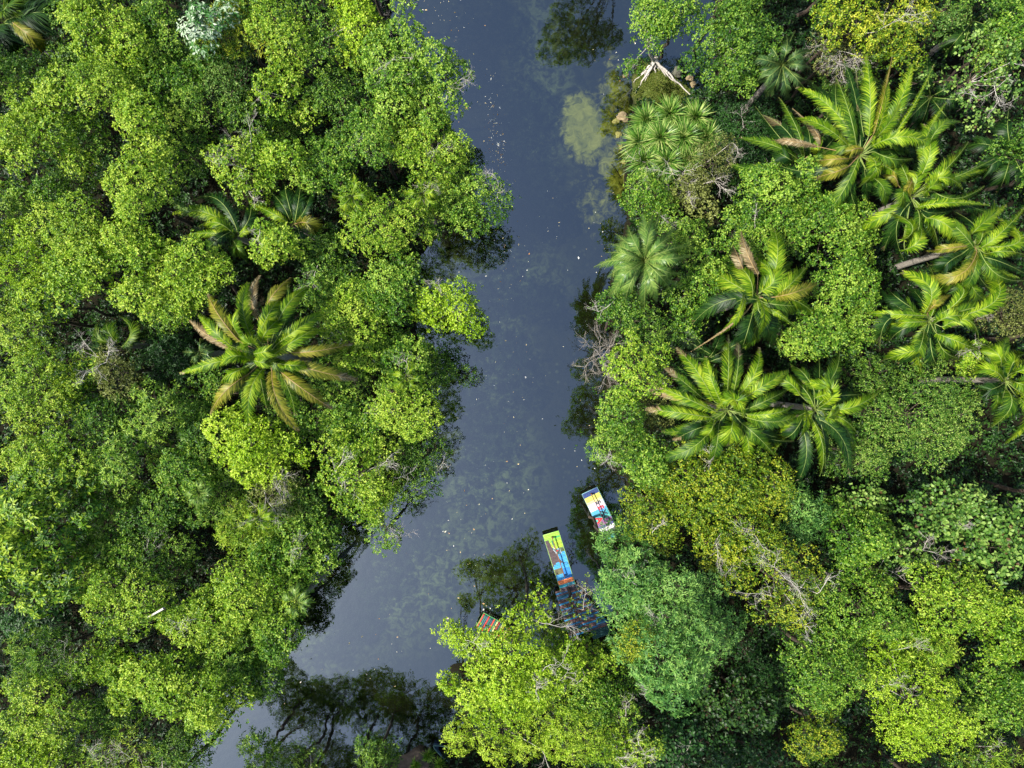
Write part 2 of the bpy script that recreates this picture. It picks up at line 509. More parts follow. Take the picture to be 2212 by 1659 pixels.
def twig_fan(tb, base, dirn, length, rng, r0, depth=3):
    dirn = norm(np.asarray(dirn, float))
    n = 5
    pts = [np.asarray(base, float)]
    for _ in range(n - 1):
        dirn = norm(dirn + rng.normal(0, .22, 3))
        pts.append(pts[-1] + dirn * length / (n - 1))
    tb.tube(pts, np.linspace(r0, r0 * .45, n))
    if depth > 0:
        for k in (1, 2, 3, 4, 4):
            dd = norm(dirn + rng.normal(0, .62, 3) + np.array([0, 0, .1]))
            twig_fan(tb, pts[k], dd, length * rng.uniform(.4, .65), rng, r0 * .55, depth - 1)


def tree(x, y, rx, ry, rot, H, hab, mat, label, dens=1.2, lobe=1.15, size=1.0, thick=None, twigs=0, bark=None,
         name="broadleaf_tree", cat="tree", group=None, seed=None, root=None, flat=1.0):
    global LEAF_TOTAL
    rng = np.random.default_rng(seed if seed is not None else int(x * 7 + y * 13) % 99991)
    k = PXM * (CAMZ - H + 1) / CAMZ
    mx_, my_ = rx * k * GROW, ry * k * GROW
    th = thick if thick is not None else .38 * min(mx_, my_) + .6
    v, f, tone, lc, lr = build_crown(mx_, my_, math.radians(rot), th * flat, rng, HABIT[hab], dens * (1.15 if hab == 'small' else 1), lobe, size * rng.uniform(.74, 1.05))
    LEAF_TOTAL += len(f) // 2
    c = at(x, y, H - th * .5)
    gz = 0.3
    base = Vector(root) if root else Vector((c.x + rng.normal(0, .3), c.y + rng.normal(0, .3), gz - .3))
    e_ = empty(name, base, label, cat, group)
    off = np.array([c.x - base.x, c.y - base.y, H - base.z])
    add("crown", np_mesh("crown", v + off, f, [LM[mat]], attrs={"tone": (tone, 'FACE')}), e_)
    tb = Tubes(6)
    r0 = .07 + .02 * min(mx_, my_)
    top = off + np.array([0, 0, -th - 1.2])
    if top[2] < .8: top[2] = .8
    if root: top = top * .7
    s_ = np.linspace(0, 1, 6)[:, None]
    pts = s_ * top
    pts[1:-1] += rng.normal(0, .08, (4, 3)) * top[2] * .3
    pts[:, 2] = np.linspace(0, top[2], 6)
    tb.tube(pts, np.linspace(r0 * 1.5, r0 * .8, 6))
    tb.k = 4
    ends = lc + off
    sel = rng.permutation(len(ends))[:min(len(ends), 14)]
    limbs(tb, top, ends[sel], rng, r0 * .42)
    for i in sel:
        for _ in range(3):
            q = norm(rng.normal(0, 1, 3) + np.array([0, 0, .9]))
            limbs(tb, ends[i], [ends[i] + q * lr[i] * rng.uniform(.85, 1.08)], rng, .028)
    add("trunk", tb.mesh("trunk", [bark or DARKBARK]), e_)
    if twigs:
        tw = Tubes(4)
        for _ in range(twigs if twigs > 3 else (twigs + 1) // 2):
            i = rng.integers(len(ends))
            q = norm(rng.normal(0, 1, 3) * np.array([1, 1, .3]) + np.array([0, 0, .25]))
            tw.tube([top, (top + ends[i]) * .5 + np.array([0, 0, .2]), ends[i] + np.array([0, 0, lr[i] * .75])], [.035, .03, .022])
            twig_fan(tw, ends[i] + np.array([0, 0, lr[i] * .75]), q, rng.uniform(.9, 2.0), rng, .022, 3)
        add("bare_branches", tw.mesh("bare_branches", [PALE]), e_)
    return e_


exec_trees = []
TREES = [
    # x, y, rx, ry, rot, H, habit, material, label, extras
    # ---- left bank, top
    (215, 55, 112, 66, -20, 12, 'small', 'lime', "long yellow-green crown just right of the dark palm in the top left corner", {}),
    (335, 62, 72, 72, 0, 11, 'small', 'mid', "mid-green crown between the long yellow-green crown and the white-leaved tree", {}),
    (150, 128, 72, 42, -10, 9, 'small', 'green', "low green crown under the lower edge of the corner palm", {}),
    (432, 42, 62, 52, 0, 13, 'palmate', 'silver', "tree with silvery white lobed leaves at the top edge", dict(twigs=0, size=1.1)),
    (512, 52, 66, 62, 0, 11, 'spray', 'olive', "olive feathery crown right of the white-leaved tree", {}),
    (592, 62, 74, 70, 0, 12, 'small', 'lime', "yellow-green crown at the top edge, right of the feathery olive crown", {}),
    (600, 180, 62, 68, 0, 11, 'small', 'lime', "ragged yellow-green crown above the darkest hollow of the left forest", dict(dens=.8, twigs=1)),
    (690, 70, 66, 82, 0, 11, 'small', 'mid', "grey-twigged green crown left of the lime crown by the river's top bend", dict(twigs=2, dens=.9)),
    (766, 42, 62, 66, 0, 11, 'small', 'limey', "bright lime crown at the top edge beside the river", {}),
    (725, 215, 58, 92, 10, 10, 'small', 'green', "deep green crown behind the white-limbed riverside tree", {}),
    (885, 158, 128, 108, -25, 12, 'small', 'mid', "broad riverside tree with white limbs, reaching over the water near the top", dict(twigs=4, lobe=1.25)),
    (815, 300, 88, 72, 0, 11, 'small', 'mid', "green crown below the white-limbed riverside tree", dict(twigs=2)),
    (925, 320, 100, 78, 0, 11, 'small', 'lime', "yellow-tipped riverside crown in the middle of the left bank's upper bulge", dict(twigs=1)),
    (1020, 420, 72, 108, 8, 9.5, 'small', 'mid', "dark-edged green tree forming the point that reaches farthest into the river", dict(twigs=1)),
    (930, 440, 70, 70, 0, 9, 'small', 'mid', "twiggy green crown left of the river point", dict(twigs=3, dens=.7)),
    (822, 480, 92, 72, 0, 12, 'small', 'lime', "round yellow-green dome left of the river point", {}),
    (700, 360, 72, 72, 0, 10, 'small', 'mid', "green crown above the dark feather palm", {}),
    (590, 345, 66, 52, 0, 11, 'small', 'lime', "yellow-green crown right of the white bare branches", {}),
    (500, 345, 68, 70, 0, 11, 'small', 'lime', "yellow-green tree wearing white bare branches", dict(twigs=5, dens=.85)),
    (28, 160, 58, 72, 0, 11, 'small', 'mid', "green crown on the left edge below the corner palm", {}),
    (105, 205, 74, 62, 0, 12, 'small', 'lime', "bright crown near the left edge below the low green crown", {}),
    (205, 195, 84, 60, -20, 12, 'small', 'lime', "bright crown on the upper end of the long diagonal ridge", {}),
    (310, 262, 92, 62, -32, 12, 'small', 'lime', "bright crown on the lower end of the long diagonal ridge", {}),
    (55, 300, 92, 84, 0, 12, 'small', 'lime', "wide bright crown on the left edge above the dark hollow", {}),
    (165, 300, 70, 62, 0, 10, 'small', 'mid', "green crown between the diagonal ridge and the wide left-edge crown", {}),
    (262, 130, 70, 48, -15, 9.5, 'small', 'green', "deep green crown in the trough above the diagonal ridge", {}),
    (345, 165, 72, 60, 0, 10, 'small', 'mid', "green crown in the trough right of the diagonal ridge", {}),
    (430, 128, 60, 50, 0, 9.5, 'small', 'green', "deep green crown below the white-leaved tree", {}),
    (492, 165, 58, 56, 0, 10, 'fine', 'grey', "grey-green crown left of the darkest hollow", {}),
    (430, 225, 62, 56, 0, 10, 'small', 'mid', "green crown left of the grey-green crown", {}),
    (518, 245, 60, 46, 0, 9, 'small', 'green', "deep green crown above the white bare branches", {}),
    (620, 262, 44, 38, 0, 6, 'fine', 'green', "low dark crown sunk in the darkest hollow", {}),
    (282, 405, 80, 118, 5, 12.5, 'small', 'lime', "tall oval yellow-green crown left of the white bare branches", dict(lobe=1.25)),
    (400, 320, 62, 50, 0, 9, 'small', 'green', "deep green crown left of the white bare branches", {}),
    (55, 425, 76, 46, 0, 9, 'small', 'mid', "dull green crown on the left edge by the dark hollow", {}),
    (140, 385, 44, 34, 0, 7, 'fine', 'green', "small dark crown inside the left hollow", dict(twigs=1)),
    (150, 485, 78, 54, 0, 12, 'small', 'lime', "yellow-green crown below the left hollow", {}),
    (48, 560, 88, 84, 0, 12, 'small', 'limey', "very bright crown on the left edge, level with the two dark palms", {}),
    (165, 575, 82, 66, 0, 12, 'small', 'lime', "bright crown second from the left edge, level with the two dark palms", {}),
    (292, 548, 72, 62, 0, 12, 'small', 'lime', "bright crown straight below the tall oval crown", {}),
    (405, 590, 84, 92, 0, 12, 'small', 'lime', "bright crown between the two dark palms and the big feather palm", {}),
    (590, 522, 58, 52, 0, 12, 'small', 'lime', "small yellow-green dome growing over the two dark palms", dict(twigs=1)),
    (700, 560, 62, 56, 0, 9, 'small', 'green', "deep green crown right of the small dome over the palms", dict(twigs=1)),
    (320, 645, 94, 44, -10, 12, 'small', 'lime', "flat yellow-green crown above the isolated pair of fronds", {}),
    (105, 655, 72, 52, 0, 11, 'palmate', 'palmate', "crown of broad lobed leaves left of the isolated pair of fronds", {}),
    (35, 690, 66, 78, 0, 11, 'small', 'lime', "bright crown on the left edge, level with the isolated pair of fronds", {}),
    # ---- left bank, middle
    (240, 800, 56, 54, 0, 11, 'fine', 'brown', "brownish half-dead crown below the isolated pair of fronds", dict(twigs=4, dens=.75)),
    (60, 845, 84, 92, 0, 12, 'small', 'lime', "tall bright crown on the left edge, level with the brownish crown", {}),
    (150, 835, 46, 84, 0, 10.5, 'palmate', 'palmate', "narrow crown of broad lobed leaves left of the brownish crown", {}),
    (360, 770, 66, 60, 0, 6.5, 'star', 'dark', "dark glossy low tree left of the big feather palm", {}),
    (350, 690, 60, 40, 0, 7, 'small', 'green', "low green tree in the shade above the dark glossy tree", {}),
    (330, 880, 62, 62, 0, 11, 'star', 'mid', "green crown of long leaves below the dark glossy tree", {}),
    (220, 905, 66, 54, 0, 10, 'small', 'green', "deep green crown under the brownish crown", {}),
    (80, 985, 104, 62, 0, 12, 'small', 'lime', "bright crown on the left edge above the big-leaved tree", {}),
    (250, 990, 86, 66, 0, 11, 'star', 'mid', "green crown of long leaves right of the left-edge bright crown", {}),
    (415, 930, 66, 72, 0, 9, 'star', 'green', "deep green crown lower left of the big feather palm", {}),
    (545, 965, 104, 74, -12, 12, 'small', 'limey', "bright lime mound just below the big feather palm", {}),
    (400, 1030, 84, 56, 0, 10.5, 'small', 'mid', "green crown left of the bright lime mound's foot", {}),
    (470, 850, 60, 54, 0, 9, 'small', 'mid', "green crown under the lower left fronds of the big feather palm", {}),
    (655, 890, 78, 66, 0, 9.5, 'small', 'mid', "green crown under the lower right fronds of the big feather palm", {}),
    (700, 640, 62, 56, 0, 9.5, 'star', 'mid', "green crown at the upper right of the big feather palm", {}),
    (770, 700, 84, 96, 0, 11, 'small', 'lime', "yellow-tipped crown right of the big feather palm", {}),
    (850, 610, 78, 86, 0, 11, 'small', 'mid', "leafy green crown behind the lime branch over the water", {}),
    (965, 665, 84, 56, -28, 10, 'small', 'limey', "bright lime branch tree leaning over the water in mid picture", dict(twigs=3)),
    (735, 810, 72, 66, 0, 9.5, 'small', 'mid', "green crown right of the feather palm's drooping tips", dict(twigs=1)),
    (865, 775, 82, 74, 0, 10, 'small', 'mid', "green riverside crown below the lime branch tree", dict(twigs=1)),
    (962, 800, 52, 36, -10, 7.5, 'small', 'green', "dark green branch tree poking into the river", {}),
    (880, 885, 86, 64, -15, 11, 'small', 'lime', "yellow-green riverside crown below the dark poking branch", {}),
    (770, 920, 76, 62, 0, 9.5, 'small', 'mid', "twiggy green crown left of the yellow-green riverside crown", dict(twigs=2)),
    (900, 1000, 66, 92, 10, 8.5, 'small', 'green', "deep green riverside crown above the forest's inner bend", dict(twigs=1)),
    (765, 1020, 92, 84, -20, 11.5, 'small', 'lime', "bright crown strewn with white twigs above the inner bend", dict(twigs=5, dens=.85)),
    (835, 1070, 64, 60, 0, 9.5, 'small', 'lime', "yellow-green crown hanging over the water at the inner bend", dict(twigs=1)),
    (825, 1150, 40, 34, 0, 8, 'small', 'mid', "small round crown with white twigs, lowest over the inner bend", dict(twigs=3, dens=.7)),
    # ---- left bank, bottom
    (58, 1165, 112, 172, 0, 13, 'palmate', 'palmate', "large tree of broad lobed leaves on the left edge", dict(lobe=1.3, size=1.05)),
    (215, 1090, 78, 54, 0, 10, 'star', 'mid', "green crown of long leaves right of the big-leaved tree", {}),
    (330, 1110, 84, 52, 0, 9.5, 'small', 'green', "deep green crown in the dip below the feather palm", {}),
    (235, 1185, 66, 72, 0, 9.5, 'small', 'mid', "green crown beside the big-leaved tree's right edge", {}),
    (350, 1200, 84, 58, 0, 8.5, 'small', 'green', "dull green crown in the middle of the lower left forest", dict(twigs=1)),
    (470, 1075, 72, 60, 0, 9.5, 'spray', 'mid', "ferny green crown below the bright lime mound", {}),
    (545, 1150, 84, 62, -15, 9.5, 'spray', 'lime', "ferny yellow-green crown left of the twiggy pale tree", {}),
    (592, 1065, 50, 46, 0, 10.5, 'small', 'brown', "pale twiggy half-bare tree below the bright lime mound", dict(twigs=6, dens=.5)),
    (665, 1120, 72, 62, 0, 9, 'small', 'green', "deep green crown above the mouth of the inner bend", {}),
    (630, 1210, 92, 84, 20, 10, 'small', 'mid', "green crown on the bank beside the sunken log", dict(twigs=1)),
    (525, 1285, 82, 84, 0, 11.5, 'small', 'lime', "yellow-green crown left of the fan-leaved palms", {}),
    (265, 1300, 132, 72, -10, 12, 'small', 'lime', "wide yellow-green crown right of the big-leaved tree's foot", {}),
    (410, 1345, 86, 66, 0, 11, 'small', 'lime', "yellow-green crown with a broken pale trunk lying in it", dict(twigs=1)),
    (62, 1350, 62, 36, 0, 8, 'palmate', 'dark', "dark umbrella-leaved tree under the big-leaved tree's lower edge", dict(size=1.2)),
    (220, 1440, 62, 48, 0, 10, 'small', 'lime', "small yellow-green crown ringed by dark gaps at lower left", {}),
    (595, 1375, 66, 60, 0, 9.5, 'small', 'mid', "green riverside crown below the fan-leaved palms", {}),
    (490, 1420, 90, 66, 0, 9.5, 'star', 'mid', "grey-green long-leaved crown left of the lower river", {}),
    (550, 1460, 52, 50, 0, 8, 'small', 'green', "deep green crown tucked on the lower left bank", {}),
    (355, 1500, 142, 78, -10, 12, 'small', 'lime', "large bright mound near the bottom left bank", dict(lobe=1.25)),
    (445, 1555, 62, 44, 20, 9.5, 'small', 'mid', "green crown at the lower right foot of the large bright mound", {}),
    (95, 1435, 92, 56, -20, 11, 'spray', 'mid', "feathery green crown near the bottom left edge", dict(twigs=1)),
    (80, 1550, 104, 84, 0, 12.5, 'small', 'lime', "big bright crown in the bottom left corner", {}),
    (215, 1545, 56, 60, 0, 9, 'small', 'green', "deep green crown between the corner crown and the large bright mound", {}),
    (50, 1650, 90, 46, 0, 12, 'small', 'limey', "blurry lime crown cut by the bottom left corner", {}),
    (255, 1640, 94, 50, 0, 11, 'spray', 'lime', "loose crown on pale branches at the bottom edge", dict(twigs=4, dens=.5)),
    (390, 1628, 60, 38, 0, 7, 'small', 'green', "deep green crown at the bottom edge beside the river", dict(twigs=1)),
    (572, 1630, 46, 46, 0, 6, 'star', 'mid', "small bright tree standing alone in the water at the bottom edge", {}),
    (655, 1642, 38, 30, 0, 5, 'star', 'mid', "smaller loose tree right of the lone one in the water", dict(twigs=1, dens=.7)),
    (815, 1640, 46, 38, 0, 5.5, 'star', 'green', "small green tree on the left end of the earth ledge", {}),
    # ---- right bank, top
    (1405, 50, 58, 70, 0, 9, 'small', 'mid', "green tree rising from the grassy spit on spreading roots", dict(root=tuple(at(1412, 136, .5)), twigs=0, bark=PALE)),
    (1470, 18, 50, 46, 0, 9, 'small', 'mid', "green crown at the top edge between the rooted tree and the dense crown", {}),
    (1598, 82, 92, 118, 15, 11, 'small', 'green', "dense deep green crown right of the dark inlet", dict(twigs=2, lobe=1.0)),
    (1835, 42, 100, 58, 0, 12, 'small', 'gold', "golden yellow crown at the top edge", dict(twigs=1, dens=.85)),
    (1935, 100, 66, 44, -15, 11, 'small', 'olive', "olive-yellow crown right below the golden crown", dict(dens=.8)),
    (1975, 20, 50, 44, 0, 11, 'small', 'gold', "golden crown just right of the first one at the top edge", dict(dens=.7)),
    (1795, 120, 50, 42, 0, 9.5, 'fine', 'brown', "brown nearly bare crown right of the top coconut palm", dict(twigs=5, dens=.4)),
    (1840, 190, 70, 50, 0, 8, 'spray', 'green', "deep green crown behind the tallest lime fronds", {}),
    (2135, 150, 92, 118, 0, 12, 'round', 'grey', "loose grey-green crown with bare branches near the top right", dict(twigs=5, dens=.6)),
    (2055, 40, 50, 46, 0, 10, 'small', 'grey', "small grey-green crown near the top right", {}),
    (2190, 60, 50, 60, 0, 11, 'small', 'mid', "green crown in the top right corner", {}),
    (1540, 335, 52, 62, 0, 8, 'fine', 'brown', "olive-brown crown right of the strap-leaved clump", dict(dens=.8, twigs=2)),
    (1412, 432, 66, 52, -15, 8, 'small', 'mid', "small-leaved green crown under the strap-leaved clump", dict(twigs=1)),
    (1500, 420, 56, 48, 0, 7.5, 'small', 'brown', "dull twiggy crown above the pale coconut palm", dict(twigs=3, dens=.8)),
    (1615, 265, 66, 60, 0, 6, 'fine', 'dark', "dark small-leaved crown left of the lime fronds", dict(twigs=1)),
    (1590, 340, 56, 52, 0, 6, 'fine', 'dark', "dark small-leaved crown below its dark neighbour left of the lime fronds", dict(twigs=1)),
    (1690, 420, 112, 72, 10, 11, 'small', 'mid', "upper crown of the dense yellow-speckled green thicket", dict(lobe=.95, twigs=1)),
    (1800, 480, 102, 78, -10, 11, 'small', 'mid', "right crown of the dense yellow-speckled green thicket", dict(lobe=.95)),
    (1640, 520, 96, 66, 0, 10.5, 'small', 'mid', "left crown of the dense yellow-speckled green thicket", dict(lobe=.95, twigs=1)),
    (1512, 615, 66, 92, 0, 10.5, 'small', 'mid', "green crown with pale yellow tips right of the pale coconut palm", dict(lobe=.95)),
    (1480, 500, 46, 46, 0, 8.5, 'small', 'mid', "small green crown touching the top of the pale coconut palm", {}),
    (1835, 615, 88, 72, 0, 11, 'small', 'mid', "yellow-speckled crown left of the twisted lime fronds", dict(lobe=.95)),
    (1770, 715, 96, 60, -10, 10.5, 'small', 'mid', "yellow-speckled crown above the twin feather palms", dict(lobe=.95)),
    (1870, 700, 40, 52, 0, 10, 'small', 'mid', "small green crown squeezed beside the twisted lime fronds", dict(lobe=.9)),
    # ---- right bank, middle
    (1990, 900, 146, 118, -12, 12, 'fine', 'fine', "wide smooth dome of fine leaves right of the twin feather palms", dict(lobe=1.0, dens=1.05)),
    (1880, 985, 62, 48, 0, 10, 'fine', 'fine', "lower left shoulder dome beside the wide smooth dome", dict(lobe=.9)),
    (1890, 805, 66, 40, 0, 9.5, 'fine', 'green', "deep green crown above the wide smooth dome", {}),
    (2110, 770, 40, 36, 0, 10, 'small', 'lime', "small yellow-green twiggy crown above the wide smooth dome", dict(twigs=2)),
    (1340, 660, 44, 36, 0, 10, 'small', 'green', "small green crown below the pale coconut palm at the water", dict(twigs=1)),
    (1400, 700, 60, 44, 0, 10.5, 'small', 'green', "deep green crown right of the small one below the coconut palm", {}),
    (1378, 790, 74, 78, 0, 14, 'small', 'lime', "pale lime crown on the right bank in mid picture", dict(size=.9)),
    (1395, 878, 56, 50, 0, 10, 'fine', 'brown', "brownish green crown below the pale lime crown", dict(twigs=1)),
    (1345, 905, 44, 54, 0, 13, 'small', 'mid', "green crown on the bank left of the brownish green crown", {}),
    (1330, 965, 54, 40, 15, 13, 'star', 'mid', "pointed leafy crown reaching out from the right bank", dict(twigs=2)),
    (1400, 990, 62, 56, 0, 13, 'small', 'mid', "green crown between the pointed crown and the olive-gold tree", {}),
    (1530, 1040, 112, 94, 0, 13, 'small', 'olive', "olive-gold crown below the large twin feather palm", dict(twigs=2, size=.9)),
    (1650, 1040, 72, 72, 0, 12, 'small', 'olive', "olive-gold crown next to the left one, reaching under the right feather palm", dict(size=.9)),
    (1640, 1150, 84, 62, 0, 12, 'small', 'olive', "lower olive-gold crown above the twiggy golden tree", dict(twigs=3, size=.9)),
    (1425, 1100, 86, 92, 0, 12, 'small', 'olive', "olive-green crown behind the rainbow-striped dock", dict(twigs=1, size=.9)),
    (1738, 1110, 46, 60, 0, 9, 'star', 'blue', "bluish green crown right of the olive-gold trees", {}),
    (1560, 1190, 66, 62, 0, 11, 'small', 'olive', "olive crown with white twigs above the bluish tree", dict(twigs=4)),
    (1322, 1178, 44, 34, 20, 11, 'star', 'blue', "bluish green crown touching the rainbow-striped dock's end", {}),
    (1368, 1275, 84, 80, 0, 13, 'star', 'blue', "bluish star-leaved crown right of the muralled green dock", dict(twigs=1)),
    (1455, 1310, 84, 92, 0, 14, 'star', 'blue', "bluish star-leaved crown in the middle of the tall group", dict(twigs=1)),
    (1440, 1440, 108, 104, 0, 15, 'star', 'blue', "tallest bluish star-leaved crown, lowest of the group", dict(twigs=2, lobe=1.3)),
    (1540, 1330, 46, 92, 0, 12, 'star', 'blue', "shaded bluish crown on the right flank of the tall group", {}),
    (1365, 1385, 26, 40, 0, 14.5, 'fine', 'olive', "small olive moss-like tuft tree among the bluish crowns", {}),
    # ---- right bank, bottom
    (1112, 1468, 132, 96, 10, 12.5, 'small', 'limey', "big bright lime crown beside the striped dock", dict(twigs=4, lobe=1.1, size=.95)),
    (1132, 1350, 78, 40, 50, 11, 'small', 'limey', "sparse lime tree arching between the striped and muralled docks", dict(twigs=2, dens=.7, lobe=.7)),
    (1245, 1330, 50, 56, 0, 8, 'small', 'lime', "sparse twiggy lime crown hanging over the muralled deck", dict(twigs=3, dens=.22, lobe=.6)),
    (1010, 1385, 56, 40, -20, 10.5, 'small', 'limey', "small lime crown left of the striped dock", dict(twigs=2, lobe=.8, root=tuple(at(1040, 1440, .3)))),
    (965, 1475, 24, 22, 0, 10, 'small', 'limey', "tiny lime tuft tree over the dark water", dict(lobe=.5, root=tuple(at(1000, 1515, .3)))),
    (1250, 1430, 84, 66, 0, 8, 'small', 'lime', "lime crown at the landward end of the muralled deck", dict(twigs=2, dens=.8)),
    (1290, 1520, 92, 72, 0, 8.5, 'small', 'mid', "green leafy crown left of the tallest bluish crown's foot", dict(twigs=1)),
    (1085, 1600, 128, 62, 0, 9.5, 'star', 'limey', "bright lime crown above the moored rowing boat", dict(twigs=2, size=.8)),
    (1240, 1600, 92, 66, 0, 10, 'star', 'limey', "bright lime crown at the bottom edge, second from the boat", dict(size=.8)),
    (1360, 1620, 84, 52, 0, 9.5, 'small', 'lime', "yellow-green crown webbed with white twigs at the bottom edge", dict(twigs=7, dens=.7)),
    (1470, 1615, 72, 50, 0, 7, 'round', 'dark', "dark round-leaved tree at the bottom edge", dict(twigs=2)),
    (1610, 1530, 110, 56, 0, 7, 'round', 'rust', "dark tree with scattered red leaves near the bottom", {}),
    (1640, 1455, 60, 40, 0, 5.5, 'fine', 'dark', "dim low tree in the hollow right of the bluish crowns", {}),
    (1610, 1625, 92, 40, 0, 6, 'round', 'dark', "dark round-leaved tree at the bottom edge, right of the other", {}),
    (1695, 1265, 92, 112, 0, 13, 'small', 'olive', "golden twiggy tree with bare grey branches, right of the bluish group", dict(twigs=6, dens=.7)),
    (1880, 1325, 104, 76, 0, 12, 'small', 'mid', "green crown with pale tips right of the golden twiggy tree", dict(size=.95)),
    (1795, 1450, 96, 100, 0, 11.5, 'small', 'mid', "green crown sprinkled with yellow below the golden twiggy tree", dict(size=.95)),
    (1765, 1590, 64, 50, 0, 9.5, 'fine', 'olive', "round dark olive dome near the bottom edge", {}),
    (1995, 1540, 132, 96, -20, 13, 'small', 'limey', "large pale lime crown near the bottom right corner", dict(twigs=3, size=.9)),
    (1900, 1440, 62, 60, 0, 9.5, 'star', 'mid', "green long-leaved crown above the large pale lime crown", dict(twigs=1)),
    (2010, 1420, 66, 62, 0, 11.5, 'star', 'lime', "yellow-green long-leaved crown at the right, above the pale lime crown", {}),
    (2045, 1300, 110, 76, -25, 12, 'small', 'lime', "yellow-green crown below the big round-leaved trees", dict(dens=.9)),
    (2165, 1350, 66, 92, 0, 12, 'small', 'lime', "yellow-green crown on the right edge below the round-leaved trees", {}),
    (2160, 1500, 62, 84, 0, 10, 'small', 'mid', "green crown on the right edge, level with the pale lime crown", {}),
    (2140, 1640, 92, 44, 0, 11, 'spray', 'lime', "loose feathery crown in the bottom right corner", dict(twigs=2, dens=.6)),
    (1870, 1180, 72, 72, 0, 10.5, 'small', 'mid', "green crown left of the brown-stemmed twigs", {}),
    (1960, 1195, 72, 58, 0, 9, 'round', 'grey', "loose brown-stemmed crown below the wide smooth dome", dict(twigs=4, dens=.7)),
    (2060, 1110, 96, 62, 0, 10.5, 'round', 'grey', "large round-leaved grey-green tree under the wide smooth dome", dict(twigs=2, size=1.1)),
    (2165, 1165, 66, 92, 0, 11, 'round', 'grey', "large round-leaved tree on the right edge", dict(size=1.15)),
    (1865, 1085, 66, 34, 0, 7.5, 'round', 'grey', "dim round-leaved crown below the right feather palm", {}),
    (2185, 680, 50, 62, 0, 10, 'fine', 'brown', "hazy brown-green bush on the right edge among the fronds", dict(dens=.8, twigs=1)),
]
for (x, y, rx, ry, rot, H, hab, mat, label, kw) in TREES:
    tree(x, y, rx, ry, rot, H, hab, mat, label, **kw)

# trees standing just outside the picture whose crowns the water mirrors and the forest goes on with
GB = "trees beyond the frame"
tree(1320, -290, 130, 115, 0, 12.5, 'small', 'green', "tree above the top edge whose crown darkens the river's right side", dens=.9, root=tuple(at(1510, -330, .3)), group=GB)
tree(1640, -150, 110, 90, 0, 13, 'small', 'green', "tree above the top edge mirrored in the dark inlet", dens=.9, group=GB)
PROTO = [tree(520, 1945, 120, 100, 0, 15.5, 'small', 'mid', "first tree below the bottom edge, mirrored in the lower river", dens=.9, group=GB),
         tree(800, 1925, 110, 120, 0, 14, 'small', 'green', "second tree below the bottom edge, mirrored in the lower river", dens=.9, group=GB)]
rr_ = random.Random(3)
BEYOND = [(380, 1960, "far left tree of the near row"), (660, 1940, "middle tree of the near row"), (935, 1950, "far right tree of the near row"), (300, 2190, "first tree of the far row"),
          (450, 2170, "second tree of the far row"), (610, 2190, "third tree of the far row"), (770, 2180, "fourth tree of the far row"), (930, 2190, "fifth tree of the far row"),
          (1090, 2150, "sixth tree of the far row"), (1220, 1930, "tree under the bright lime crowns")]
BEYOND = [(x, y, w + " below the bottom edge") for x, y, w in BEYOND]
for lst, side in ((((-180, 1700), (-190, 1300), (-180, 900), (-190, 500), (-180, 100)), "left edge"), (((100, -170), (450, -180), (760, -170), (1900, -180), (2250, -160)), "top edge"),
                  (((2420, 300), (2420, 700), (2430, 1100), (2420, 1500)), "right edge"), (((1500, 1850), (1800, 1860), (2150, 1870), (250, 1850)), "bottom edge")):
    for (x, y), w in zip(lst, ("first", "second", "third", "fourth", "fifth")):
        BEYOND.append((x, y, "%s forest tree standing outside the picture's %s" % (w, side)))
for x, y, lab in BEYOND:
    src = PROTO[rr_.randrange(2)]
    c = src.copy(); COL.objects.link(c)
    c['label'] = lab
    c.location = at(x, y, 15); c.location.z = 0
    c.rotation_euler.z = rr_.uniform(0, 6.28)
    if y < 1800: c.scale = (1, 1, rr_.uniform(.75, 1.0))
    for ch in src.children:
        d_ = ch.copy(); COL.objects.link(d_); d_.parent = c


# ------------------------------------------------------------------ palms
def bez(p0, p1, p2, p3, s_):
    s_ = s_[:, None]
    return (1 - s_) ** 3 * p0 + 3 * s_ * (1 - s_) ** 2 * p1 + 3 * s_ ** 2 * (1 - s_) * p2 + s_ ** 3 * p3


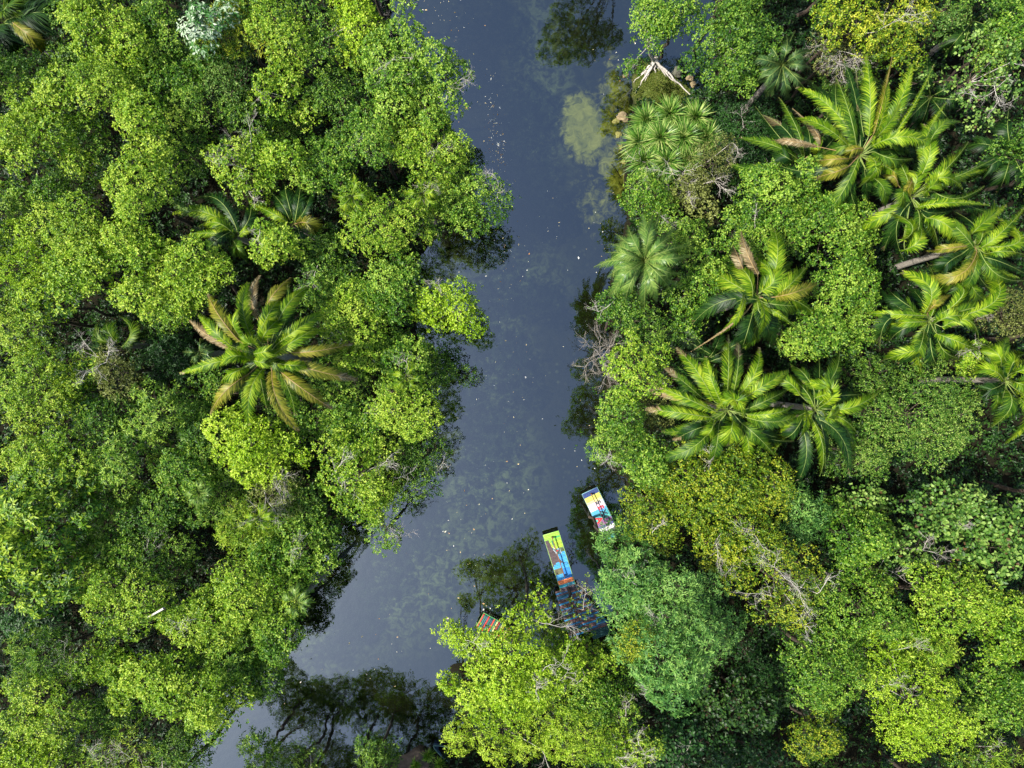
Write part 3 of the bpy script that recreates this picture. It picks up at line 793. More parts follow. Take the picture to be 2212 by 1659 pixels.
def frond_mesh(pts, rng, width, mat, rach, pairs=58, start=.12, roll=0.0, droop=.35, lw=.055, rag=.12, brown_tip=0.0, fwd=1.25):
    """pts: dense centre line (n,3) of a feather leaf. Leaflets stand in a shallow V either side of the midrib."""
    n = len(pts)
    t = norm(np.gradient(pts, axis=0))
    up = np.array([0, 0, 1.])
    side = norm(np.cross(t, up))
    nrm = np.cross(side, t)
    cr, sr = math.cos(roll), math.sin(roll)
    side, nrm = side * cr + nrm * sr, nrm * cr - side * sr
    u = np.linspace(start, .995, pairs)
    fi = u * (n - 1); i0 = np.minimum(fi.astype(int), n - 2); fr_ = (fi - i0)[:, None]
    lerp = lambda A: A[i0] * (1 - fr_) + A[i0 + 1] * fr_
    Pb, T, Sd, Nr = lerp(pts), norm(lerp(t)), norm(lerp(side)), norm(lerp(nrm))
    uu = (u - start) / (1 - start)
    prof = np.clip(np.sin(np.pi * (uu * .84 + .08)) ** .75, .12, 1) * (1 - .38 * uu)
    V, Fq, Ft, tone, k = [], [], [], [], 0
    vee = float(rng.choice([-.34, -.2, .3]))
    for sg in (-1, 1):
        L = width * prof * rng.uniform(1 - rag * 1.3, 1 + rag, pairs)
        fw = fwd * (.65 + .7 * uu) * rng.uniform(.8, 1.2, pairs)
        d0 = norm(Sd * sg + T * fw[:, None] + Nr * rng.normal(vee, .10, pairs)[:, None])
        dr = droop * rng.uniform(.6, 1.4, pairs) * L
        j = rng.normal(0, .03, (pairs, 3)) * L[:, None]
        pm = Pb + d0 * (L * .5)[:, None] + j
        pe = Pb + d0 * L[:, None] - up * dr[:, None] + j * 1.6
        wv_ = norm(np.cross(d0, Nr))
        w = lw * rng.uniform(.75, 1.2, pairs)[:, None] * .5
        vv = np.stack([Pb - wv_ * w * .7, Pb + wv_ * w * .7, pm + wv_ * w, pm - wv_ * w, pe], 1).reshape(-1, 3)
        b = np.arange(pairs)[:, None] * 5 + k
        Fq.append(b + np.array([[0, 1, 2, 3]])); Ft.append(b + np.array([[3, 2, 4]]))
        k += pairs * 5
        V.append(vv)
        tn = np.clip(rng.normal(.45, .24, pairs) + .15 * np.sin(uu * 9 + rng.uniform(0, 6)), .07, 1)
        tone.append(tn)
    tone = np.concatenate(tone)
    # midrib: a flattened tapering strip with thickness
    step = max(1, n // 14)
    rp = pts[::step]; 
    tb = Tubes(4); tb.tube(rp, np.linspace(.04, .010, len(rp)))
    rv, rf = np.concatenate(tb.v), np.concatenate(tb.f) + k
    Fq = np.concatenate(Fq); Ft = np.concatenate(Ft)
    allu = np.tile(uu, 2)
    tipm = (allu + rng.normal(0, .05, len(allu)) > 1 - brown_tip).astype(int)
    ff = [np.concatenate([Fq, rf]), Ft]
    fm = np.concatenate([tipm, np.full(len(rf), 2), tipm])
    tf = np.concatenate([tone, np.full(len(rf), .5), tone])
    return np_mesh("frond", np.concatenate(V + [rv]), ff, [LM[mat], LM['frond_brown'], rach], fmat=fm, attrs={"tone": (tf, 'FACE')})


def palm(cx, cy, H, specs, label, name="feather_palm", cat="palm", group=None, conv=lambda x, y: (x, y), rise=1.6, drop=1.6, dflt='frond', width=.92,
         pairs=120, seed=1, trunk_r=.22, lw=.062, under=0):
    """specs: (bx,by, mx,my, tx,ty, material, width factor, roll, brown tip, height offset) in picture points through conv"""
    rng = np.random.default_rng(seed)
    c = at(cx, cy, H)
    base = Vector((c.x, c.y, .3))
    e_ = empty(name, base, label, cat, group)
    b0 = np.array(base)
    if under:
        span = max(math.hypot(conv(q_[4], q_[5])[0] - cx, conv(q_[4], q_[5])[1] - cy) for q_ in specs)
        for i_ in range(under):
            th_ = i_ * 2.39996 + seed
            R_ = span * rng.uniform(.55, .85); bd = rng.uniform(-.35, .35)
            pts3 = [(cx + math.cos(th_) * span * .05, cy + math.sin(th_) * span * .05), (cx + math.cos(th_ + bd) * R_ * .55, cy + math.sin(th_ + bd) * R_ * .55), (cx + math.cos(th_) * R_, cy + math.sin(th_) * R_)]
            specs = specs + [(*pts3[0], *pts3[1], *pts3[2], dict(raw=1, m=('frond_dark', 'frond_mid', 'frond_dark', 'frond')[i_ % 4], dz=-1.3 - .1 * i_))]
    for sp in specs:
        g = sp[6] if len(sp) > 6 else {}
        dz = g.get('dz', rng.uniform(-.4, .4))
        cv = (lambda x, y: (x, y)) if g.get('raw') else conv
        (bx, by), (mx_, my_), (tx, ty) = cv(sp[0], sp[1]), cv(sp[2], sp[3]), cv(sp[4], sp[5])
        hb, hm, ht = H + .35 + dz * .3, H + rise * g.get('r', 1) * .8 + dz, H + rise * g.get('r', 1) * .5 - drop * g.get('d', 1) + dz
        pb, pm, pt = np.array(at(bx, by, hb)), np.array(at(mx_, my_, hm)), np.array(at(tx, ty, ht))
        c0 = np.array(c) + np.array([0, 0, -.3 + dz * .1])
        # through base, mid, tip with one smooth quadratic
        ctrl = 2 * pm - .5 * (pb + pt)
        s_ = np.linspace(0, 1, 34)[:, None]
        q = (1 - s_) ** 2 * pb + 2 * s_ * (1 - s_) * ctrl + s_ ** 2 * pt
        if np.linalg.norm(pb - c0) > .25:
            q = np.concatenate([c0 + (pb - c0) * np.linspace(0, .9, 5)[:, None], q])
            st = .02 + 5 / len(q) * .9
        else: st = .08
        if g.get('st') is not None: st = g['st']
        mat = g.get('m', dflt)
        ln = np.linalg.norm(np.diff(q, axis=0), axis=1).sum()
        rc = RACHIS_BROWN if mat in ('frond_old', 'frond_brown') else RACHIS
        me = frond_mesh(q - b0, rng, width * g.get('w', 1) * min(1, .45 + ln / 8), mat, rc, pairs=int(pairs * min(1.3, max(.5, ln / 5))), start=st,
                        roll=math.radians(g.get('roll', rng.uniform(-22, 22))), brown_tip=g.get('bt', 0), rag=g.get('rag', .14), lw=lw, droop=g.get('droop', .3))
        add("frond", me, e_)
    tb = Tubes(9)
    hh = H - .3
    s_ = np.linspace(0, 1, 9)
    pts = np.stack([.25 * np.sin(s_ * 2.2) * (1 - s_), .2 * np.sin(s_ * 3) * (1 - s_), -.4 + (hh - .3 + .5) * s_], 1)
    tb.tube(pts, trunk_r * (1.25 - .35 * s_ + .3 * (s_ > .95)))
    add("trunk", tb.mesh("trunk", [BARK]), e_)
    return e_


ovz = lambda x0, y0, sc: (lambda x, y: ((x0 + x / sc) / 1.8228, (y0 + y / sc) / 1.8228))
O, B = 'frond_old', 'frond_brown'
D_, M_ = 'frond_dark', 'frond_mid'
cA = ovz(600, 1050, 1.4207)
palm(575, 768, 13, [
    (490, 420, 370, 270, 310, 150, dict(m=O, bt=.1, roll=-15)), (450, 450, 330, 350, 255, 270, dict(roll=10)), (430, 460, 290, 370, 205, 300, dict(m=B, w=.8, dz=-.9)),
    (500, 400, 448, 300, 490, 237, dict(w=1.1, roll=35, dz=.8)), (560, 400, 505, 230, 535, 90, dict(roll=-30)), (590, 290, 556, 170, 600, 50, dict(m=B, w=.75, dz=-1)),
    (600, 380, 650, 265, 715, 180, dict(roll=-28, dz=.6)), (640, 220, 690, 140, 775, 60, dict(m=O, dz=-.8)), (680, 370, 755, 215, 870, 115, dict(roll=-10, dz=-.1)),
    (610, 430, 640, 360, 720, 285, dict(roll=-35, dz=1.1, w=1.05)), (690, 440, 810, 350, 950, 255, dict(roll=-12)), (670, 500, 810, 405, 940, 335, dict(roll=28, dz=.5)),
    (770, 480, 930, 470, 1120, 430, dict(m=O, w=.85, bt=.1)), (700, 540, 800, 552, 905, 545, dict(w=.8, dz=.6, roll=30)), (750, 530, 930, 585, 1145, 632, dict(m=O, bt=.25)),
    (720, 590, 850, 690, 1005, 795, dict(m=O, bt=.15)), (670, 580, 700, 750, 815, 915, dict(m=O, bt=.05, w=1.05)), (620, 570, 545, 710, 545, 890, dict(roll=15, w=1.05)),
    (540, 600, 400, 705, 325, 825, dict(m=O, bt=.1)), (540, 560, 440, 600, 385, 640, dict(roll=-30, w=1.1, dz=.3)), (560, 520, 455, 500, 365, 545, dict(roll=-25, w=1.25, dz=.9)),
    (470, 510, 320, 545, 155, 598, dict(w=.8, bt=.06)), (600, 460, 540, 430, 470, 470, dict(w=1.1, dz=1.4, roll=30)), (560, 520, 620, 535, 690, 520, dict(w=.8, dz=1.3)),
    (560, 490, 630, 475, 700, 460, dict(w=.8, dz=1.6)), (640, 520, 730, 560, 840, 620, dict(m=M_, dz=-.8)), (520, 560, 470, 640, 420, 700, dict(m=M_, dz=-1.2)),
    (600, 600, 620, 700, 640, 790, dict(m=M_, dz=-1.4))],
    "largest lone feather palm, lime and bronze fronds spread in a star, left bank", conv=cA, under=5, seed=5)
cB = ovz(2800, 150, 1.0308)
palm(*cB(610, 470), 12, [
    (590, 440, 560, 300, 505, 155, dict(m=M_, bt=.08)), (640, 400, 645, 220, 628, 65, dict(roll=20)), (660, 400, 706, 280, 713, 145, dict(roll=-25)), (690, 400, 770, 250, 815, 105, dict(roll=25)),
    (650, 420, 730, 335, 800, 220, dict(roll=-25, dz=.9)), (560, 440, 450, 355, 340, 325, dict(roll=-15, dz=.3)), (430, 440, 320, 418, 245, 415, dict(m=B, w=.5)),
    (650, 440, 790, 400, 915, 450, dict(roll=-20, w=1.1, dz=.8)), (640, 480, 668, 530, 600, 605, dict(w=.9, dz=.8)), (640, 500, 670, 520, 712, 480, dict(w=.7, dz=.8)),
    (560, 490, 490, 492, 415, 500, dict(m=O, w=.8)), (560, 520, 500, 545, 415, 568, dict(m=O, w=.8, bt=.1)), (640, 560, 700, 610, 705, 690, dict(m=M_)),
    (620, 450, 570, 460, 585, 520, dict(m=O, w=.7)), (660, 460, 740, 490, 820, 490, dict(m=M_)), (670, 430, 750, 420, 810, 470, dict(m=M_, dz=-.8)), (620, 520, 630, 600, 640, 680, dict(m=D_, dz=-1)),
    (710, 410, 800, 310, 905, 105, dict(w=.55, roll=40)), (600, 430, 530, 440, 440, 470, dict(m=M_, dz=-.9)), (620, 400, 605, 300, 590, 140, dict(m=D_, w=.8, bt=.5, dz=-1.2)),
    (660, 390, 700, 240, 735, 75, dict(m=O, w=.55, dz=-.5))],
    "tall feather palm whose lime fronds stand upright like plumes at upper right", conv=cB, under=9, seed=6)
palm(*cB(360, 500), 9.5, [
    (350, 490, 250, 435, 120, 405, dict(roll=-10)), (380, 480, 345, 360, 275, 240, dict(m=M_, w=.8)), (370, 480, 300, 370, 205, 310, dict(m=D_, bt=.4)), (440, 450, 425, 380, 330, 285, dict(m=B, w=.6)),
    (440, 480, 430, 420, 420, 350, dict(m='frond')), (470, 330, 455, 230, 390, 185, dict(m=D_, dz=-1)), (520, 330, 505, 240, 510, 170, dict(m=D_, dz=-1)),
    (400, 500, 460, 470, 520, 460, dict(m=M_)), (330, 500, 300, 480, 230, 440, dict(m=D_)), (400, 480, 400, 400, 380, 340, dict(m=D_))],
    "feather palm with dark and half-dry fronds left of the upright plumes", conv=cB, under=5, seed=7, dflt=M_)
palm(*cB(820, 640), 12, [
    (870, 590, 960, 525, 1045, 420, dict(roll=-25, w=1.15)), (840, 580, 890, 450, 860, 350, dict(roll=20, w=1.15)), (870, 600, 950, 565, 1022, 612, dict(roll=-25, dz=.6)),
    (830, 690, 970, 668, 1130, 678, dict(w=.75, roll=20)), (880, 600, 1000, 560, 1150, 490, dict(w=.7, m=M_)), (800, 640, 835, 560, 775, 535, dict(w=1, roll=20)),
    (860, 500, 880, 390, 955, 260, dict(w=.8)), (880, 450, 930, 360, 1010, 340, dict(m=M_, w=.9)), (780, 820, 815, 760, 720, 705, dict(roll=-20, w=1.15, dz=.4)),
    (780, 860, 845, 820, 850, 750, dict(roll=20, w=1.1)), (870, 730, 965, 765, 1035, 865, dict(roll=-20, w=1.15)), (900, 620, 1000, 650, 1110, 600, dict(m=M_, dz=-1)),
    (800, 600, 780, 640, 800, 700, dict(m=M_)), (860, 640, 900, 600, 960, 590, dict(dz=.7)), (820, 560, 800, 610, 760, 660, dict(m=O, w=.8)), (850, 690, 900, 710, 980, 700, dict(m=D_, dz=-1.4)),
    (760, 600, 740, 560, 700, 560, dict(m=O, w=.6)), (840, 700, 840, 780, 790, 850, dict(m=M_, dz=-.7))],
    "bright feather palm right of the upright plumes, fronds arching over both ways", conv=cB, under=9, seed=8)
cE = ovz(3350, 700, .865)
palm(*cE(425, 225), 11.5, [
    (400, 205, 455, 150, 530, 95, dict(roll=-20, w=1.4)), (440, 235, 575, 215, 510, 140, dict(roll=20, w=1.1)), (460, 260, 530, 250, 600, 265, dict(w=.8)),
    (420, 240, 360, 170, 290, 130, dict(m=M_)), (430, 250, 370, 330, 260, 335, dict(m=O, w=.9)), (440, 240, 520, 180, 600, 90, dict()), (410, 230, 330, 240, 260, 250, dict(m=O, w=.6)),
    (440, 250, 500, 330, 590, 350, dict(m=M_, w=.9)), (430, 260, 420, 320, 380, 400, dict(m=M_)), (430, 230, 450, 180, 430, 110, dict(m=M_, dz=-.8)), (450, 270, 520, 290, 600, 330, dict(m=D_, dz=-1)),
    (380, 260, 330, 290, 300, 330, dict(m=D_)), (440, 220, 420, 160, 340, 110, dict(m=D_, dz=-1))],
    "feather palm by the right edge with broad curled fronds", conv=cE, under=8, seed=9)
palm(*cE(275, 485), 11, [
    (250, 460, 270, 375, 178, 322, dict(roll=20, w=1.25)), (330, 450, 385, 380, 308, 352, dict(roll=-20, w=1.2)), (310, 510, 400, 485, 437, 555, dict(roll=20, w=1.1)), (280, 500, 350, 470, 420, 480, dict(w=1, dz=.7)),
    (290, 530, 370, 560, 440, 590, dict(w=1)), (260, 490, 200, 492, 130, 495, dict(w=.7)), (260, 580, 185, 597, 105, 625, dict(w=.9, bt=.1)), (250, 520, 235, 580, 210, 610, dict(m=M_)),
    (170, 470, 115, 500, 100, 590, dict(m=D_, bt=.2)), (220, 450, 160, 410, 130, 380, dict(m=D_)), (300, 560, 330, 600, 380, 615, dict(m=M_, dz=-1)), (260, 470, 150, 465, 50, 460, dict(w=.6)),
    (370, 470, 505, 400, 448, 290, dict(roll=20, w=1.4)), (330, 470, 430, 440, 520, 430, dict(m=M_, dz=-.8)), (240, 480, 190, 430, 170, 400, dict(m=M_, dz=-.6)), (260, 460, 300, 420, 340, 400, dict(m=O, w=.7)),
    (230, 500, 170, 520, 130, 560, dict(m=D_, dz=-1)), (270, 540, 280, 610, 300, 640, dict(m=D_, dz=-1))],
    "feather palm with twisted lime fronds directly above the wide smooth dome", conv=cE, under=9, seed=10)
palm(*cE(535, 690), 11, [
    (520, 690, 480, 655, 410, 660, dict()), (540, 690, 590, 705, 640, 720, dict()), (530, 720, 545, 780, 480, 850, dict(m=M_, w=1.2)), (560, 720, 610, 800, 530, 902, dict(w=1.5, roll=20)),
    (510, 640, 500, 600, 440, 560, dict(w=1.1)), (540, 660, 560, 620, 590, 600, dict(w=1.1)), (520, 700, 480, 720, 440, 720, dict(m=D_)), (560, 700, 620, 690, 660, 700, dict(m=M_)),
    (540, 670, 600, 650, 660, 640, dict()), (500, 700, 500, 760, 495, 790, dict(m=M_)), (540, 640, 520, 590, 540, 540, dict(m=M_, dz=-.8)), (520, 660, 470, 640, 430, 620, dict(m=D_, dz=-1)), (560, 740, 600, 780, 640, 860, dict(m=M_))],
    "feather palm cut by the right edge, right of the wide smooth dome", conv=cE, under=6, seed=11)
cI = ovz(2500, 850, .907)
palm(*cI(440, 290), 12, [
    (420, 290, 405, 215, 342, 165, dict(roll=-20, w=1.1)), (450, 270, 498, 215, 432, 155, dict(roll=20, w=1.3)), (490, 230, 510, 130, 497, 45, dict(roll=15)), (500, 290, 560, 240, 620, 175, dict(roll=-20)),
    (430, 280, 462, 350, 440, 430, dict(w=.8, roll=30, dz=.7)), (390, 280, 365, 360, 295, 425, dict(w=.5)), (460, 330, 520, 355, 590, 415, dict(w=.35)), (440, 210, 400, 130, 380, 55, dict(m=B, w=.6)),
    (390, 200, 370, 150, 350, 105, dict(m=B, w=.6)), (500, 290, 580, 270, 650, 240, dict(m=O, w=.8)), (400, 340, 330, 400, 200, 485, dict(m=B, w=.15)), (420, 350, 400, 420, 380, 480, dict(m=D_)),
    (460, 250, 520, 190, 560, 170, dict(m=M_, dz=-1)), (440, 300, 380, 300, 330, 330, dict(m=D_, dz=-1)), (460, 310, 540, 320, 600, 320, dict(m=M_, dz=-1)), (430, 320, 470, 390, 480, 440, dict(m=D_, dz=-1.3))],
    "tall slim feather palm above the large twin palm, its lime fronds twisted upward", conv=cI, under=8, seed=12, width=1.2)
palm(*cI(335, 695), 13, [
    (320, 690, 275, 590, 253, 503, dict(roll=40, w=.8, dz=1)), (280, 660, 225, 560, 148, 470, dict(bt=.18, dz=.3)), (290, 700, 180, 650, 48, 595, dict(bt=.2, w=.8, dz=.3)), (240, 650, 170, 590, 93, 530, dict(m=M_, bt=.4, w=.7)),
    (270, 720, 150, 702, 38, 690, dict(bt=.25, w=.9)), (270, 670, 130, 645, 28, 615, dict(m=O, bt=.5, w=.5, dz=-.8)), (330, 640, 335, 530, 335, 425, dict(bt=.15)), (350, 640, 368, 540, 370, 440, dict(m=M_, bt=.35)),
    (370, 640, 430, 560, 445, 470, dict(bt=.1, w=.9)), (380, 660, 470, 600, 548, 555, dict(dz=.3)), (400, 690, 480, 655, 545, 620, dict(m=M_)), (400, 710, 500, 705, 567, 675, dict(w=.6, dz=.8)),
    (400, 720, 500, 735, 590, 710, dict(m=M_, bt=.08)), (380, 740, 440, 790, 500, 855, dict(m=M_, w=1.1)), (350, 720, 345, 765, 335, 818, dict(w=1.4, dz=.7)), (280, 730, 270, 770, 230, 800, dict()),
    (260, 750, 210, 765, 140, 800, dict(m=D_, bt=.2)), (270, 760, 200, 830, 80, 870, dict(m=M_)), (370, 700, 345, 650, 290, 700, dict(dz=1.2, w=.9)), (330, 680, 370, 660, 390, 720, dict(dz=1.3, w=1)),
    (300, 650, 270, 560, 255, 510, dict(dz=.2)), (250, 690, 170, 660, 120, 650, dict(m=M_, dz=-1)), (300, 740, 290, 830, 270, 880, dict(m=M_, dz=-1)), (400, 740, 470, 780, 520, 790, dict(m=D_, dz=-1.2))],
    "large left twin feather palm, brown-tipped fronds radiating above the olive-gold crowns", conv=cI, under=7, seed=13)
palm(*cI(650, 690), 12, [
    (640, 650, 700, 618, 598, 590, dict(roll=25, w=1.1, dz=.6)), (700, 690, 800, 675, 890, 610, dict(roll=-15, w=1.1)), (650, 690, 705, 645, 660, 640, dict(dz=1.2, w=1)), (690, 710, 750, 730, 800, 785, dict(w=.7, roll=30)),
    (600, 670, 612, 740, 580, 800, dict(w=.8, roll=35, dz=.4)), (630, 720, 672, 830, 660, 930, dict(w=.85, roll=25)), (640, 720, 740, 795, 762, 920, dict(m=D_, dz=-1.2, w=1.1)), (600, 760, 612, 860, 580, 950, dict(m=D_, dz=-1.5)),
    (600, 720, 560, 780, 520, 790, dict(m=D_, dz=-1)), (660, 620, 715, 560, 730, 480, dict(m=M_, dz=-.8, w=1.1)), (590, 640, 540, 590, 460, 570, dict(w=.9)), (640, 620, 600, 560, 560, 535, dict(m=M_, dz=-1)),
    (680, 700, 690, 720, 740, 680, dict(dz=1, w=.9)), (650, 700, 720, 770, 760, 860, dict(m=D_, dz=-1.6)), (680, 650, 760, 640, 820, 640, dict(m=D_, dz=-1.2)), (610, 700, 560, 720, 520, 700, dict(m=M_, dz=-.6))],
    "feather palm on the right of the twin pair, dark fronds hanging into the hollow below", conv=cI, under=6, seed=14)
palm(*cI(250, 520), 7.5, [
    (250, 480, 190, 400, 130, 340, dict()), (280, 500, 180, 445, 100, 420, dict()), (270, 520, 200, 510, 150, 550, dict()), (300, 490, 390, 440, 420, 400, dict()), (270, 520, 340, 500, 420, 500, dict()),
    (270, 500, 300, 440, 300, 390, dict()), (250, 540, 200, 600, 150, 640, dict())],
    "low dark palm shaded between the slim palm and the twin pair", conv=cI, seed=15, dflt=D_, rise=1.0)
T1 = lambda x, y: (x / 3, y / 3)
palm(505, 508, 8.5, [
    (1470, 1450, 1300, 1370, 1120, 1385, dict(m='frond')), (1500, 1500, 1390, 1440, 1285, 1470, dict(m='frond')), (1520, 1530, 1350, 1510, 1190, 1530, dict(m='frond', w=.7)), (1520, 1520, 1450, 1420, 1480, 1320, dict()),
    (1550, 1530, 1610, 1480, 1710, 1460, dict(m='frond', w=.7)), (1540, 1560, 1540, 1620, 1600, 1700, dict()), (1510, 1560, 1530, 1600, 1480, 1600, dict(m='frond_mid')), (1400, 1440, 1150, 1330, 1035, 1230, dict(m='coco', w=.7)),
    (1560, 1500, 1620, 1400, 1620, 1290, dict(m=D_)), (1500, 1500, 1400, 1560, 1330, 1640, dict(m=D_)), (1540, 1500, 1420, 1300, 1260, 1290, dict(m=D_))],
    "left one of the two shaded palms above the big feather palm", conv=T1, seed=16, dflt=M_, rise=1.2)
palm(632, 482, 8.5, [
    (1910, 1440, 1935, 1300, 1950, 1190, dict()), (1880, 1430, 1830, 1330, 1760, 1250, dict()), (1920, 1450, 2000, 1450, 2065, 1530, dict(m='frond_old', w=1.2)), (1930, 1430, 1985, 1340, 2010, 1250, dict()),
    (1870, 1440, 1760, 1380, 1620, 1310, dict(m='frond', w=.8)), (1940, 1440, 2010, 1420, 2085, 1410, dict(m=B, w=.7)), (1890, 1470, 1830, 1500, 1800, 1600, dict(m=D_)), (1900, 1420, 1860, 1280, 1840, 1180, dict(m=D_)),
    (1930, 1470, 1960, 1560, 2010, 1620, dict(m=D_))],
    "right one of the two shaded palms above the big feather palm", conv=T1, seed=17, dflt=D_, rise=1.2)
palm(5, 45, 9, [
    (30, 100, 160, 60, 290, 155, dict(m='frond_mid', w=.9)), (20, 60, 150, 20, 250, -30, dict()), (60, 130, 180, 220, 310, 320, dict(m='frond_old', w=.5)), (40, 130, 260, 80, 380, 130, dict(w=1.2)),
    (20, 180, 60, 260, 150, 300, dict()), (0, 160, -20, 260, -60, 340, dict()), (30, 150, 170, 190, 260, 260, dict(w=1.2)), (60, 100, 200, 110, 330, 40, dict(w=1.2)), (0, 100, 60, 20, 120, -60, dict(m='frond_mid')),
    (-20, 120, -100, 60, -200, 60, dict()), (30, 140, 130, 150, 160, 290, dict(w=1.1)), (60, 160, 200, 260, 270, 350, dict(m='frond_old', w=.4))],
    "dark wide-fronded palm in the top left corner", conv=T1, seed=18, dflt=D_, rise=1.2, width=1.7)
T4 = lambda x, y: (x / 3, 553 + y / 3)
palm(252, 745, 6.5, [
    (750, 560, 620, 520, 640, 420, dict(w=1.5)), (790, 590, 850, 480, 765, 385, dict(w=1.0)), (780, 600, 880, 520, 930, 480, dict(m=D_)), (740, 590, 640, 600, 540, 560, dict(m=D_)), (760, 560, 700, 480, 690, 400, dict(w=1.2))],
    "isolated pair of green fronds rising from a dark gap on the left", conv=T4, seed=19, dflt=M_, rise=1.2)


def radial(cx, cy, H, n, Rpx, seed, label, mat, width, name="coconut_palm", group=None, th0=0, squash=1.0, jit=.16, pairs=84, lw=.055, drop=2.2, offr=.5):
    rr = random.Random(seed)
    sp = []
    for i in range(n):
        th = th0 + i * 2.39996 + rr.uniform(-.15, .15)
        R = Rpx * rr.uniform(.8, 1.08)
        bend = rr.uniform(-jit, jit)
        dx, dy = math.cos(th), math.sin(th) * squash
        b = (cx + dx * Rpx * .07, cy + dy * Rpx * .07)
        mdx, mdy = math.cos(th + bend), math.sin(th + bend) * squash
        sp.append((*b, cx + mdx * R * .58, cy + mdy * R * .58, cx + dx * R, cy + dy * R, dict(dz=1.0 - 2.0 * i / n * -1 * -1 if False else .8 - 1.8 * (i / n), droop=offr)))
    return palm(cx, cy, H, sp, label, name=name, group=group, dflt=mat, width=width, seed=seed, pairs=pairs, lw=lw, drop=drop)


radial(1392, 562, 13, 21, 104, 21, "pale coconut palm leaning over the right bank at the water's edge", 'coco', .78)
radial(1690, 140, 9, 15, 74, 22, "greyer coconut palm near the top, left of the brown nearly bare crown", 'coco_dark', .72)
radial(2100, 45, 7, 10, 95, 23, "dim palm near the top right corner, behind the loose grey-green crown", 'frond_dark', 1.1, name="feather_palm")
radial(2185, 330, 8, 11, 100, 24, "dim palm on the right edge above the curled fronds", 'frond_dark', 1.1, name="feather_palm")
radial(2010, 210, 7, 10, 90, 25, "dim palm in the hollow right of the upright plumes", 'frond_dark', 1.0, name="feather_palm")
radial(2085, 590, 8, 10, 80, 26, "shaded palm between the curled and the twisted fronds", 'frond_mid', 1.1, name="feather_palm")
radial(430, 762, 7.5, 7, 34, 27, "small grey-green palm beside the left tips of the big feather palm", 'coco_dark', .6, name="small_palm", pairs=30)
radial(430, 1066, 10, 7, 40, 28, "small feathery palm between the deep green and ferny crowns", 'coco', .6, name="small_palm", pairs=30)
radial(640, 1300, 9.5, 9, 46, 29, "fan-leaved palm on the lower left bank", 'coco', .55, name="small_palm", pairs=36)
radial(760, 425, 10.5, 7, 52, 30, "yellow-green fern palm above the round yellow-green dome", 'frond', .6, name="small_palm", pairs=40)
radial(912, 420, 10, 7, 46, 31, "fern palm with curled fronds left of the river point", 'frond', .6, name="small_palm", pairs=40)
radial(560, 1120, 11, 6, 46, 32, "tree fern above the ferny yellow-green crown", 'frond', .55, name="tree_fern", pairs=40)
radial(880, 815, 10.5, 5, 42, 33, "yellow-green tree fern beside the dark poking branch", 'frond', .5, name="tree_fern", pairs=36)
print("leaves", LEAF_TOTAL)


# ------------------------------------------------------------------ strap-leaved clump
def strap_plant(x, y, H, L, nleaf, rng, label, seed, mat='strap', name="strap_leaved_plant", group=None, w=.05):
    c = at(x, y, H)
    e_ = empty(name, (c.x, c.y, .2), label, "plant", group)
    n = nleaf
    th = rng.uniform(0, 6.28, n); el = np.radians(rng.uniform(5, 85, n))
    d = np.stack([np.cos(th) * np.cos(el), np.sin(th) * np.cos(el), np.sin(el)], 1)
    Lg = L * rng.uniform(.65, 1.1, n)[:, None]
    sd_ = norm(np.cross(d, [0, 0, 1.])) * w * .5
    b = np.array([0, 0, H - .2]) + rng.normal(0, .06, (n, 3))
    p1 = b + d * Lg * .5; p2 = b + d * Lg - np.array([0, 0, 1.]) * Lg * .28
    v = np.stack([b - sd_ * .6, b + sd_ * .6, p1 + sd_, p1 - sd_, p2], 1).reshape(-1, 3)
    k = np.arange(n)[:, None] * 5
    tone = np.clip(rng.normal(.45, .28, n), .07, 1)
    add("leaves", np_mesh("leaves", v, [k + np.array([[0, 1, 2, 3]]), k + np.array([[3, 2, 4]])], [LM[mat]], attrs={"tone": (np.tile(tone, 2), 'FACE')}), e_)
    tb = Tubes(6); tb.tube([(0, 0, -.3), (.05, .02, H * .5), (0, 0, H - .15)], [.09, .07, .06])
    add("stem", tb.mesh("stem", [BARK]), e_)
    return e_


rng = np.random.default_rng(77)
SP = [(1395, 265, 4, 'upper left'), (1445, 250, 4, 'top'), (1500, 258, 4, 'upper right'), (1380, 310, 4.6, 'left'), (1425, 300, 5.4, 'centre'), (1475, 300, 5.2, 'right of the centre'),
      (1525, 300, 4.2, 'far right'), (1390, 350, 4.4, 'lower left'), (1440, 352, 5, 'lower middle'), (1485, 345, 4.6, 'lower right'), (1415, 385, 4, 'lowest')]
for i, (x, y, H, w_) in enumerate(SP):
    strap_plant(x, y, H, 2.0, 330, rng, "%s rosette of the strap-leaved clump on the right bank" % w_, i, group="strap-leaved rosettes below the grassy spit", w=.085)
for i, (x, y, H, L_, lab) in enumerate(((925, 1632, 1.3, .8, "upper dark green spiky plant on the earth ledge"), (950, 1648, 1.2, .8, "right dark green spiky plant beside the rowing boat"),
                                        (898, 1652, 1.0, .7, "lower left dark green spiky plant on the earth ledge"))):
    strap_plant(x, y, H, L_, 150, rng, lab, i, mat='mid', name="spiky_plant", w=.07)


# ------------------------------------------------------------------ undergrowth and grass (uncountable)
def land_points(n, rng, lo=.2, box=(-52, 52, -44, 44)):
    Pp = np.column_stack([rng.uniform(box[0], box[1], n), rng.uniform(box[2], box[3], n)])
    sdv = river_sd(Pp)
    gm_ = blob(Pp, 1430, 190, 56, 46, 0, .15) + blob(Pp, 895, 1650, 50, 30, -25, .15)
    keep = (sdv > lo) & (gm_ < .4)
    return Pp[keep], sdv[keep]


